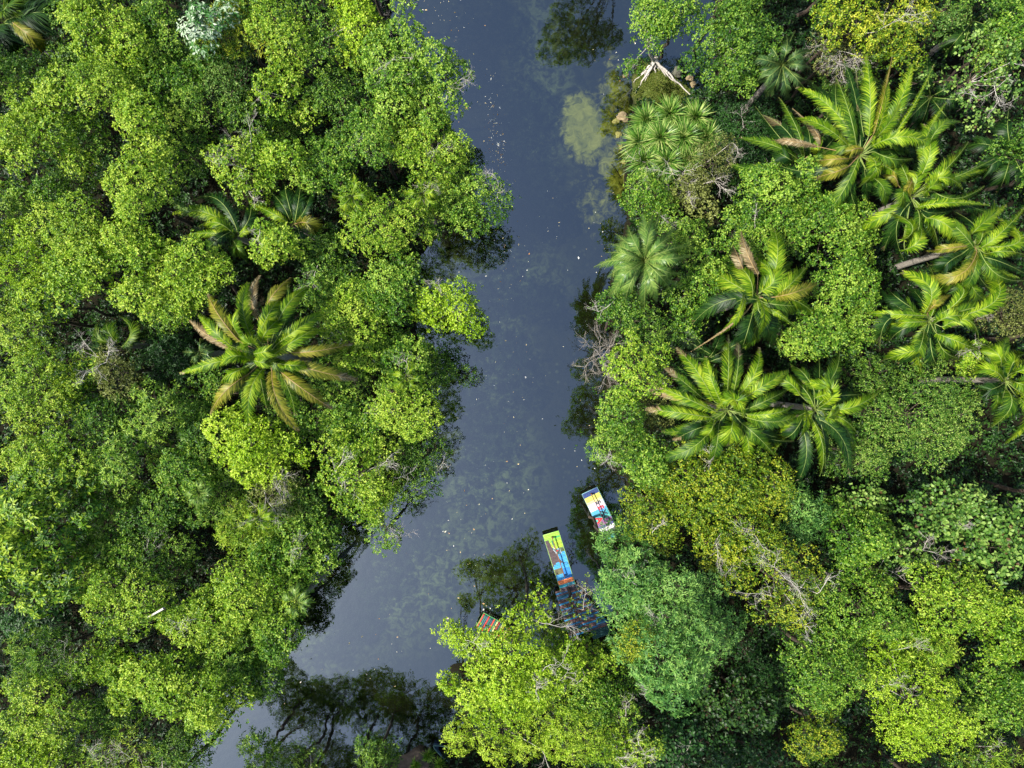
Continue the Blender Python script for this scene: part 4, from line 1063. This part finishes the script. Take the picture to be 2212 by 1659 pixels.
rng = np.random.default_rng(11)
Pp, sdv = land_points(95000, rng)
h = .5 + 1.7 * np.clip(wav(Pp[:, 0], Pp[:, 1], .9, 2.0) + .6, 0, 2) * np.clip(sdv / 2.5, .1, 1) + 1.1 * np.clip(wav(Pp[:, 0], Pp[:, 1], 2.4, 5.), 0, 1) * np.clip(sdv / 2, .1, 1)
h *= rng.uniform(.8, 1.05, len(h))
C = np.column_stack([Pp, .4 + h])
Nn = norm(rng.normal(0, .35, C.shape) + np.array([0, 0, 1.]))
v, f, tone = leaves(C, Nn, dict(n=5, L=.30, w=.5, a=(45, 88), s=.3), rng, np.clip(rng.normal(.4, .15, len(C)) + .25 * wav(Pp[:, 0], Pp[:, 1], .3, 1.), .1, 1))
tag(add("undergrowth", np_mesh("undergrowth", v, f, [LM['under']], attrs={"tone": (tone, 'FACE')})), "undergrowth filling the gaps between the crowns, leaf colour darkened for their shade", "undergrowth", kind='stuff')

n = 16000
Pp = np.column_stack([rng.uniform(at(1355, 0).x, at(1520, 0).x, n), rng.uniform(at(0, 260).y, at(0, 125).y, n)])
sdv = river_sd(Pp)
gm_ = blob(Pp, 1430, 190, 64, 54, 0, .3)
keep = (sdv > .12) & (gm_ > rng.random(n) * .8) & (wav(Pp[:, 0], Pp[:, 1], 2.2, 3) + rng.normal(0, .4, n) > -.35)
Pp = Pp[keep]; gz = ground_z(Pp)
C = np.column_stack([Pp, gz])
v, f, tone = leaves(C, norm(rng.normal(0, .2, C.shape) + np.array([0, 0, 1.])), dict(n=4, L=.16, w=.16, a=(15, 60), s=.1), rng, rng.normal(.45, .2, len(C)))
tag(add("grass", np_mesh("grass", v, f, [LM['grass']], attrs={"tone": (tone, 'FACE')})), "short patchy grass on the spit at the top right of the river", "grass", kind='stuff')

# floating specks and fallen leaves
rng = np.random.default_rng(5)
pts_ = []
stream = [(960, 20, 60), (985, 160, 40), (1060, 300, 14), (1072, 370, 16), (1085, 430, 22), (1100, 520, 40), (1090, 640, 60), (1100, 760, 80), (1080, 880, 80), (1060, 1020, 80), (1000, 1140, 80),
          (1000, 1300, 70), (800, 1400, 90), (620, 1480, 60), (1300, 520, 25), (1340, 120, 60), (1200, 500, 60), (1250, 950, 40), (1080, 340, 14), (1062, 250, 12)]
cnt = [70, 60, 60, 80, 60, 40, 25, 25, 25, 25, 25, 20, 20, 10, 15, 15, 15, 10, 60, 40]
for (x, y, s_), c_ in zip(stream, cnt):
    pts_ += [(x + rng.normal(0, s_ * .6), y + rng.normal(0, 55)) for _ in range(c_)]
Pp = np.array([(at(x, y).x, at(x, y).y) for x, y in pts_])
Pp = Pp[river_sd(Pp) < -.6]
n = len(Pp)
th = rng.uniform(0, 6.28, n); L_ = np.clip(rng.exponential(.028, n) + .022, 0, .13)[:, None]
d = np.stack([np.cos(th), np.sin(th), np.zeros(n)], 1); s2 = np.stack([-np.sin(th), np.cos(th), np.zeros(n)], 1)
b = np.column_stack([Pp, np.full(n, .006)])
up_ = np.array([0, 0, 1.]) * L_ * .25
v = np.stack([b - d * L_, b + s2 * L_ * .5 + up_, b + d * L_, b - s2 * L_ * .5 + up_], 1).reshape(-1, 3)
k = np.arange(n)[:, None] * 4
tri = np.concatenate([k + np.array([[0, 1, 2]]), k + np.array([[0, 2, 3]])], 1).reshape(-1, 3)
fl = leaf_mat("fallen_leaf_colours", (.45, .22, .08), (.75, .68, .38), (.88, .88, .80), trans=.1)
tag(add("floating_leaves", np_mesh("floating_leaves", v, tri, [fl], attrs={"tone": (np.repeat(rng.uniform(0, 1, n), 2), 'FACE')})),
    "pale specks and fallen leaves drifting on the river", "floating leaves", kind='stuff')


# ------------------------------------------------------------------ rocks
def rock(x, y, r, z, label, seed, name="rock", mat=None):
    rng = np.random.default_rng(seed)
    import bmesh
    bm = bmesh.new(); bmesh.ops.create_icosphere(bm, subdivisions=3, radius=1)
    ph = rng.uniform(0, 6, 6)
    for v_ in bm.verts:
        c_ = v_.co
        q = 1 + .22 * math.sin(c_.x * 3 + ph[0]) * math.cos(c_.y * 3 + ph[1]) + .12 * math.sin(c_.z * 6 + ph[2] + c_.x * 5) + .06 * math.sin(c_.y * 11 + ph[3])
        v_.co = c_ * q * r
        v_.co.z *= .6
        v_.co.x *= 1.2
    me = bpy.data.meshes.new(name); bm.to_mesh(me); bm.free()
    me.materials.append(mat)
    c = at(x, y, z)
    o = add(name, me, loc=(c.x, c.y, z)); o.rotation_euler = (0, 0, rng.uniform(0, 6))
    tag(o, label, "rock", "rocks along the shallow right bank")


RK = plain("tan_rock", (.22, .17, .09), .9, .45, 3)
RK2 = plain("algae_covered_rock", (.20, .19, .05), .9, .45, 3)
RK3 = plain("mossy_grey_rock", (.10, .10, .07), .9, .5, 3)
for i, (x, y, r, z, lab, mm) in enumerate((
        (1345, 252, .42, .08, "tan rock breaking the surface beside the strap-leaved clump", RK), (1331, 262, .30, -.1, "yellowish sunken rock just left of the tan one", RK2),
        (1335, 292, .36, -.12, "yellowish sunken rock below the tan one", RK2), (1326, 235, .24, -.2, "small sunken rock above left of the tan one", RK2), (1352, 162, .22, .06, "small tan rock at the left foot of the grassy spit", RK),
        (1340, 318, .30, -.15, "sunken rock near the algae patch's right edge", RK2), (1362, 140, .3, .05, "dark rock at the tip of the grassy spit", RK3), (1462, 158, .45, .1, "mossy grey rock in the dark inlet beside the long root", RK3),
        (1490, 168, .25, .0, "pale rock in the dark inlet", RK), (1497, 182, .22, .0, "second pale rock in the dark inlet, nearer the bank", RK), (1346, 350, .26, -.1, "lowest sunken rock along the strap-leaved clump", RK2))):
    rock(x, y, r, z, lab, 40 + i, mat=mm)

# roots of the spit tree (part of that tree)
spit = [o for o in bpy.data.objects if o.get('label', '').startswith("green tree rising from the grassy spit")][0]
tb = Tubes(6)
rb = np.array(spit.location)
rt = random.Random(4)
for (x, y) in ((1370, 175), (1378, 165), (1388, 168), (1393, 178), (1372, 200), (1412, 150), (1418, 158), (1424, 152), (1405, 152), (1440, 165), (1395, 150), (1462, 182), (1500, 212)):
    pe = np.array(at(x, y, .45)); pe[2] = float(ground_z(pe[None, :2])[0]) + .03
    p0 = rb + np.array([rt.uniform(-.1, .1), rt.uniform(-.1, .1), .9])
    s_ = np.linspace(0, 1, 9)[:, None]
    pts = p0 + (pe - p0) * s_
    pts[:, 2] = p0[2] + (pe[2] - p0[2]) * np.sqrt(s_[:, 0])
    pts[1:-1, :2] += np.array([[rt.uniform(-.08, .08), rt.uniform(-.08, .08)] for _ in range(7)])
    tb.tube(pts - rb, np.linspace(.11, .04, 9))
add("roots", tb.mesh("roots", [PALE]), spit)

# sunken logs
for (pl, r, lab) in (([(690, 1262), (740, 1232), (790, 1205), (840, 1180), (880, 1150)], .14, "long dark log sunk in the river near the left bank"),
                     ([(790, 1205), (830, 1203), (880, 1204)], .07, "thin sunken branch forking right from the long sunken log"),
                     ([(1322, 352), (1336, 372), (1342, 385)], .05, "thin sunken branch beside the algae patch")):
    tb = Tubes(7)
    pts = np.array([(at(x, y).x, at(x, y).y, 0) for x, y in pl])
    pts[:, 2] = np.maximum(ground_z(pts[:, :2]) + .12, -1.2)
    s0 = pts[0].copy()
    tb.tube(pts - s0, np.linspace(r, r * .5, len(pts)))
    o = add("sunken_log", tb.mesh("sunken_log", [DARKBARK]), loc=s0)
    tag(o, lab, "log")
# broken pale trunk lying in the canopy
tb = Tubes(8)
p0, p1 = np.array(at(315, 1336, 11.5)), np.array(at(354, 1314, 12.6))
tb.tube([p0 * 0, (p1 - p0) * .5 + np.array([0, 0, .05]), p1 - p0], [.05, .07, .08])
tag(add("broken_trunk", tb.mesh("broken_trunk", [PALE]), loc=p0), "broken pale trunk lying across the yellow-green crowns at lower left", "broken trunk")
# dead riverside shrubs
for (x, y, H, lab, sd_) in ((815, 22, 3.5, "bare brown shrub at the top of the left bank", 1), (1505, 375, 7, "white leafless sapling right of the strap-leaved clump", 2), (1305, 770, 4, "small purple-grey leafless bush at the right bank's waterline", 3),
                            (1455, 160, 2.0, "", 4)):
    if not lab: continue
    rng = np.random.default_rng(sd_)
    c = at(x, y, H)
    tb = Tubes(4)
    for _ in range(7 if sd_ != 2 else 4):
        twig_fan(tb, (0, 0, H * .5 if H > 3.6 else .2), norm(rng.normal(0, 1, 3) * np.array([1, 1, .4]) + np.array([0, 0, .8])), H * .45, rng, .04, 3)
    tb.tube([(0, 0, -.2), (0, 0, H * .5)], [.08, .05])
    o = add("leafless_shrub", tb.mesh("leafless_shrub", [PALE if sd_ == 2 else BARK]), loc=(c.x, c.y, .2))
    tag(o, lab, "shrub")


# ------------------------------------------------------------------ docks
def paint_mat(name):
    m, t, p, out = new_mat(name)
    at_ = N(t, "ShaderNodeAttribute", attribute_name="paint")
    no = N(t, "ShaderNodeTexNoise"); no.inputs["Scale"].default_value = 14; no.inputs["Detail"].default_value = 6
    co = N(t, "ShaderNodeTexCoord"); t.links.new(co.outputs["Object"], no.inputs["Vector"])
    r = ramp(t, [(.30, (.55, .53, .5)), (.52, (1, 1, 1))]); t.links.new(no.outputs[0], r.inputs[0])
    mx = N(t, "ShaderNodeMix", data_type='RGBA', blend_type='MULTIPLY'); mx.inputs[0].default_value = .8
    t.links.new(at_.outputs["Color"], mx.inputs[6]); t.links.new(r.outputs[0], mx.inputs[7])
    t.links.new(mx.outputs[2], p.inputs["Base Color"]); p.inputs["Roughness"].default_value = .6
    return m


PAINT = paint_mat("painted_planks")
WOOD = plain("dark_wet_wood", (.05, .035, .025), .8, .4, 8)
BROWNP = plain("brown_painted_wood", (.22, .10, .05), .7, .3, 8)


def boards(width, length, pw, gap, colf, nx=20, th=.05, x0=lambda v: 0.0, x1=None, miss=()):
    """planks across x, stacked along y from 0 to length; colf(u, v, i) -> rgb. local z top = 0"""
    V, Fq, colr, k, i = [], [], [], 0, 0
    y = 0.0
    rng = random.Random(8)
    while y + pw <= length + 1e-6:
        a_, b_ = y, y + pw - gap
        if i not in miss:
            xa = x0(y); xb = (x1(y) if x1 else width)
            xs = np.linspace(xa, xb, nx + 1)
            z = rng.uniform(-.008, .008)
            top = [(x_, yy, z) for x_ in xs for yy in (a_, b_)]
            V += top
            for j in range(nx):
                q = k + 2 * j
                Fq.append((q, q + 2, q + 3, q + 1)); colr.append(colf((xs[j] + xs[j + 1]) * .5 / width, (a_ + b_) * .5 / length, i))
            n_ = len(top); k2 = k + n_
            V += [(xa, a_, z - th), (xb, a_, z - th), (xb, b_, z - th), (xa, b_, z - th)]
            e0, e1 = k + 2 * nx, k + 2 * nx + 1
            c0 = colf(0.01, (a_ + b_) * .5 / length, i)
            # bottom, two ends; long sides as their own strip corners
            for fc in ((k2, k2 + 3, k2 + 2, k2 + 1), (k, k + 1, k2 + 3, k2), (e1, e0, k2 + 1, k2 + 2)):
                Fq.append(fc); colr.append(c0)
            V += [(xa, a_, z), (xb, a_, z), (xa, b_, z), (xb, b_, z)]
            k3 = k2 + 4
            Fq.append((k3, k2, k2 + 1, k3 + 1)); colr.append(c0)
            Fq.append((k3 + 3, k2 + 2, k2 + 3, k3 + 2)); colr.append(c0)
            k = k3 + 4
        y += pw; i += 1
    col = np.ones((len(Fq), 4)); col[:, :3] = np.array(colr)
    return np.array(V), np.array(Fq), col


def box(V, Fq, x0, x1, y0, y1, z0, z1):
    k = len(V)
    V += [(x0, y0, z0), (x1, y0, z0), (x1, y1, z0), (x0, y1, z0), (x0, y0, z1), (x1, y0, z1), (x1, y1, z1), (x0, y1, z1)]
    Fq += [(k, k + 3, k + 2, k + 1), (k + 4, k + 5, k + 6, k + 7), (k, k + 1, k + 5, k + 4), (k + 1, k + 2, k + 6, k + 5), (k + 2, k + 3, k + 7, k + 6), (k + 3, k, k + 4, k + 7)]


def boxes(name, bl, mat, parent, loc=(0, 0, 0)):
    V, Fq = [], []
    for b in bl: box(V, Fq, *b)
    return add(name, np_mesh(name, np.array(V, float), np.array(Fq), [mat]), parent, loc)


def frame(pA, pB, z):
    """local frame: origin at pA, x towards pB; y away (clockwise in the picture = down the dock)"""
    a_, b_ = at(*pA, z), at(*pB, z)
    d_ = b_ - a_
    ang = math.atan2(d_.y, d_.x)
    return a_, ang, d_.length


def hsv(i, cols): return cols[i % len(cols)]


# rainbow-striped dock with lettering. local y runs shoreward (negative world side), so mirror: y axis = -90 deg from x
DZ = .85


def dock(pA, pB, length, z, label, colf, pw=.14, gap=.018, nx=22, rail=None, trim=(.7, .75, .7), miss=(), posts=True, x0=lambda v: 0.0, x1=None, group="painted docks on the right bank"):
    o0, ang, wdt = frame(pA, pB, z)
    e_ = empty("dock", (o0.x, o0.y, 0), label, "dock", group)
    e_.rotation_euler = (0, 0, ang)
    V, Fq, col = boards(wdt, length, pw, gap, colf, nx, x0=x0, x1=x1, miss=miss)
    V[:, 1] *= -1
    Fq = Fq[:, ::-1]
    V[:, 2] += z
    add("deck_boards", np_mesh("deck_boards", V, Fq, [PAINT], attrs={"paint": (col, 'FACE')}), e_)
    tm = plain("dock_edge_paint", trim, .6, .15, 8)
    boxes("beam", [(.05, .13, -length, -.02, z - .22, z - .056), (wdt - .13, wdt - .05, -length, -.02, z - .22, z - .056)], WOOD, e_)
    if not x1:
        boxes("edge_trim", [(-.03, -.004, -length, .03, z - .10, z + .012), (wdt + .004, wdt + .03, -length, .03, z - .10, z + .012), (-.004, wdt + .004, .004, .03, z - .10, z + .012)], tm, e_)
    for yy in np.arange(-.4, -length, -1.7):
        for xx in (.02, wdt - .14):
            boxes("post", [(xx, xx + .12, yy - .06, yy + .06, -1.6, z - .225)], WOOD, e_)
    return e_, wdt


def rnd(c, i, s=.10):
    r = random.Random(i * 31 + 7)
    f_ = 1 + r.uniform(-s, s)
    return tuple(min(1, x * f_) for x in c)


def rainbow(u, v, i):
    bands = [(.10, (.03, .06, .22)), (.20, (.72, .68, .14)), (.245, (.85, .80, .35)), (.33, (.90, .72, .82)), (.38, (.92, .60, .78)), (.45, (.10, .45, .80)), (.55, (.06, .40, .45)),
             (.60, (.12, .50, .42)), (.68, (.30, .13, .30)), (.74, (.12, .12, .32)), (.82, (.88, .86, .86)), (.90, (.12, .14, .13)), (2, (.10, .45, .45))]
    for lim, c in bands:
        if v < lim: return rnd(c, i * 3 + int(u * 2), .12)


eR, wR = dock((1257.6, 1068.1), (1289.6, 1052.6), 4.6, DZ, "dock striped like a rainbow with big painted letters, topmost of the docks", rainbow, pw=.11, trim=(.25, .5, .5))


def letters(e_, wdt, items):
    for ch, lx, ly, size, sx, c in items:
        cu = bpy.data.curves.new("glyph", 'FONT')
        cu.body = ch; cu.size = size; cu.align_x = 'CENTER'; cu.align_y = 'CENTER'; cu.extrude = .0015; cu.offset = .028
        tmp = bpy.data.objects.new("glyph", cu); COL.objects.link(tmp)
        me = bpy.data.meshes.new_from_object(tmp)
        bpy.data.objects.remove(tmp)
        me.materials.append(plain("letter_paint", c, .6, .15, 8))
        o = add("painted_letter", me, e_, (lx, ly, DZ + .0125))
        o.rotation_euler = (0, 0, math.radians(-90)); o.scale = (sx, 1, 1)


DKG = (.03, .07, .06)
letters(eR, wR, [("S", .92, -1.22, .62, .95, DKG), ("E", .95, -1.72, .66, .95, (.75, .02, .03)), ("X", .98, -2.22, .70, .95, (.015, .03, .05)), ("O", .98, -2.80, .72, 1.1, DKG), ("A", .36, -2.62, .74, 1.0, (.80, .02, .03))])
for e_, w_, L_, zz in ((eR, wR, 3.3, DZ),):
    boxes("rail_pole", [(w_ * .5 - .03, w_ * .5 + .03, -L_, -.25, zz + .34, zz + .40)], plain("dark_pole_paint", (.07, .02, .04), .7, .3, 5), e_)
    boxes("rail_post", [(w_ * .5 - .05, w_ * .5 + .05, -.34, -.22, zz + .012, zz + .44)], BROWNP, e_)
    boxes("rail_post", [(w_ * .5 - .035, w_ * .5 + .035, -L_ + .05, -L_ + .12, zz + .012, zz + .335)], BROWNP, e_)


def inpoly(u, v, pts_):
    c = False
    n = len(pts_)
    for i in range(n):
        (x1, y1), (x2, y2) = pts_[i], pts_[(i + 1) % n]
        if (y1 > v) != (y2 > v) and u < (v - y1) / (y2 - y1) * (x2 - x1) + x1: c = not c
    return c


# mural dock: u across 0..1, v in metres along /length
ML = 5.2


def mural(u, v, i):
    y = v * ML
    g1, brown, blue, teal = (.32, .68, .06), (.10, .07, .075), (.06, .38, .78), (.03, .36, .50)
    # narrow figure of simple shapes
    if inpoly(u, y, [(0, .55), (.22, .50), (.30, 1.2), (.42, 1.75), (.60, 2.5), (.82, 2.85), (.55, 2.72), (.34, 2.55), (.02, 2.85), (0, 2.0)]): return rnd(brown, i, .2)
    if inpoly(u, y, [(.36, .62), (.46, .58), (.52, 1.25), (.42, 1.25)]): return rnd((.02, .22, .12), i)
    if (u - .56) ** 2 + ((y - 1.62) / 1.45) ** 2 * 1.0 < .0055 + 0: return (.65, .04, .06)
    if inpoly(u, y, [(.40, 1.2), (.50, 1.2), (.52, 1.4), (.42, 1.42)]): return (.75, .42, .32)
    if inpoly(u, y, [(.38, 1.45), (.62, 1.40), (.66, 1.8), (.62, 2.1), (.5, 1.9)]): return rnd((.03, .13, .13), i)
    if inpoly(u, y, [(.34, 1.42), (.40, 1.45), (.60, 2.5), (.50, 2.3)]) or inpoly(u, y, [(.62, 1.40), (.74, 1.5), (.78, 1.95), (.66, 1.9)]): return rnd((.62, .74, .86), i)
    if y < 1.35 or (y < 1.4 and u > .4): 
        if u > .6 and .35 < y < .55: return rnd((.08, .50, .14), i)
        return rnd(g1 if y < .8 else (.42, .62, .05), i, .15)
    if y < 1.85 and u > .5: return rnd((.10, .16, .06), i, .3)
    if 2.85 + .25 < y < 3.65 and u < .55: return rnd((.16, .15, .08), i * 2 + int(u * 5), .4)
    if y < 4.15: return rnd(blue if u < .5 or y < 3.2 else (.03, .25, .70), i, .15)
    if y < 4.55: return rnd((.85, .26, .10), i, .15)
    if y < 4.85: return rnd(teal, i, .15)
    return rnd((.10, .07, .09), i, .2)


eM, wM = dock((1173.5, 1157), (1206, 1146.7), ML, DZ, "long green dock painted with a river mural, reaching out from the right bank", mural, pw=.13, nx=26, trim=(.45, .75, .2))
boxes("rail_pole", [(wM * .5 - .035, wM * .5 + .035, -3.9, -.3, DZ + .34, DZ + .41)], BROWNP, eM)
boxes("rail_post", [(wM * .5 - .06, wM * .5 + .06, -.42, -.28, DZ + .012, DZ + .46)], BROWNP, eM)
boxes("rail_post", [(wM * .5 - .04, wM * .5 + .04, -3.85, -3.77, DZ + .012, DZ + .335)], BROWNP, eM)

pc = [(.13, .07, .07), (.10, .07, .09), (.06, .22, .42), (.16, .07, .06), (.14, .06, .06), (.02, .16, .36), (.015, .14, .22), (.10, .08, .10), (.03, .30, .60)]


def plat(u, v, i): return rnd(pc[(i * 5 + int(u * 1.6) * 2) % len(pc)], i, .25)


dock((1199, 1279), (1249, 1263), 4.3, DZ - .02, "wide dark purple and blue platform joined to the muralled dock, under twigs", plat, pw=.16, gap=.02, trim=(.1, .1, .1), x1=lambda y: 2.05 + .42 * y, nx=14)
dock((1272, 1352), (1312, 1338), 1.3, DZ - .06, "short dark teal walkway behind the wide platform", lambda u, v, i: rnd((.02, .09, .09), i, .3), pw=.16, trim=(.05, .1, .05))

sc = [(.55, .05, .04), (.02, .16, .12), (.03, .10, .14), (.60, .04, .04), (.02, .15, .13), (.02, .08, .14), (.60, .07, .04), (.03, .20, .12), (.72, .66, .28), (.30, .03, .03), (.03, .08, .09),
      (.78, .70, .32), (.55, .05, .04), (.02, .08, .09), (.80, .72, .30), (.25, .02, .02), (.02, .05, .06), (.60, .04, .04), (.78, .70, .30), (.04, .10, .08)]
dock((1028, 1356), (1045, 1324.5), 3.7, DZ - .1, "striped dock of red, teal and yellow boards half hidden in the bright lime crown",
     lambda u, v, i: rnd(sc[i % len(sc)], i, .12), pw=.17, gap=.05, trim=(.12, .5, .12), nx=6)
# blue barrel beside the striped dock
import bmesh
c = at(1062, 1421, .6)
tb = Tubes(16); 
tb.tube([(0, 0, 0), (0, 0, .04), (0, 0, .3), (0, 0, .6), (0, 0, .85), (0, 0, .88), (0, 0, .88)], [.26, .29, .31, .31, .29, .27, .0])
o = add("barrel", tb.mesh("barrel", [plain("navy_plastic", (.02, .03, .09), .5, .2, 4)], smooth=False), loc=(c.x, c.y, .0))
tag(o, "navy blue barrel beside the striped dock", "barrel")

# ------------------------------------------------------------------ rowing boat
HULL = plain("faded_blue_hull", (.10, .17, .27), .6, .35, 4)
RIM = plain("green_gunwale", (.20, .40, .34), .6, .3, 4)
SEATM = plain("white_seat_paint", (.75, .75, .72), .6, .1, 6)
b0, b1 = at(936, 1611, .5), at(1013, 1657, .5)
dvec = b1 - b0
ang = math.atan2(dvec.y, dvec.x); Lb = dvec.length
e_ = empty("rowing_boat", (b0.x, b0.y, 0), "faded blue rowing boat with white seats moored under the lime crown at the bottom", "boat")
e_.rotation_euler = (0, 0, ang)
ns, nr = 18, 13
V = []
for layer in (0, 1):                       # outer, inner skin
    for i in range(ns):
        s_ = i / (ns - 1)
        hw = .60 * (math.sin(min(1, s_ * 1.55) * math.pi / 2) ** .75) * (1 - .12 * max(0, s_ - .6) / .4) + .01
        hh = .42 + .16 * (1 - s_) ** 2
        for j in range(nr):
            a_ = math.pi * j / (nr - 1)
            y_ = -hw * math.cos(a_); z_ = -.05 + hh * (1 - math.sin(a_) ** .55)
            if layer: y_ *= .93; z_ += .04 * math.sin(a_)
            V.append((s_ * Lb + (.03 if layer and i == 0 else 0), y_, z_))
V = np.array(V)
Fq = []
for layer in (0, 1):
    o_ = layer * ns * nr
    for i in range(ns - 1):
        for j in range(nr - 1):
            q = (o_ + i * nr + j, o_ + (i + 1) * nr + j, o_ + (i + 1) * nr + j + 1, o_ + i * nr + j + 1)
            Fq.append(q if layer else q[::-1])
for i in range(ns - 1):
    for j in (0, nr - 1):
        a_, b_ = i * nr + j, (i + 1) * nr + j
        Fq.append((a_, b_, b_ + ns * nr, a_ + ns * nr))
me = np_mesh("hull", V, np.array(Fq), [HULL], smooth=True)
add("hull", me, e_)
tr = [tuple(V[(ns - 1) * nr + j]) for j in range(nr)]
tv = np.array(tr + [(x_ + .04, y_, z_) for x_, y_, z_ in tr])
add("transom", np_mesh("transom", tv, [np.array([list(range(nr))]), np.array([list(range(2 * nr - 1, nr - 1, -1))])] if False else [np.array([list(range(nr)), list(range(nr, 2 * nr))])], [HULL]), e_)
tb = Tubes(6)
for j in (0, nr - 1):
    tb.tube([V[i * nr + j] + np.array([0, 0, .015]) for i in range(ns)], .03)
add("gunwale", tb.mesh("gunwale", [RIM]), e_)
for xs in (.42, .62, .82):
    hw = .60 * (math.sin(min(1, xs * 1.55) * math.pi / 2) ** .75) * .88
    boxes("seat", [(xs * Lb, xs * Lb + .24, -hw, hw, .27, .31)], SEATM, e_)
print("objects", len(bpy.data.objects))
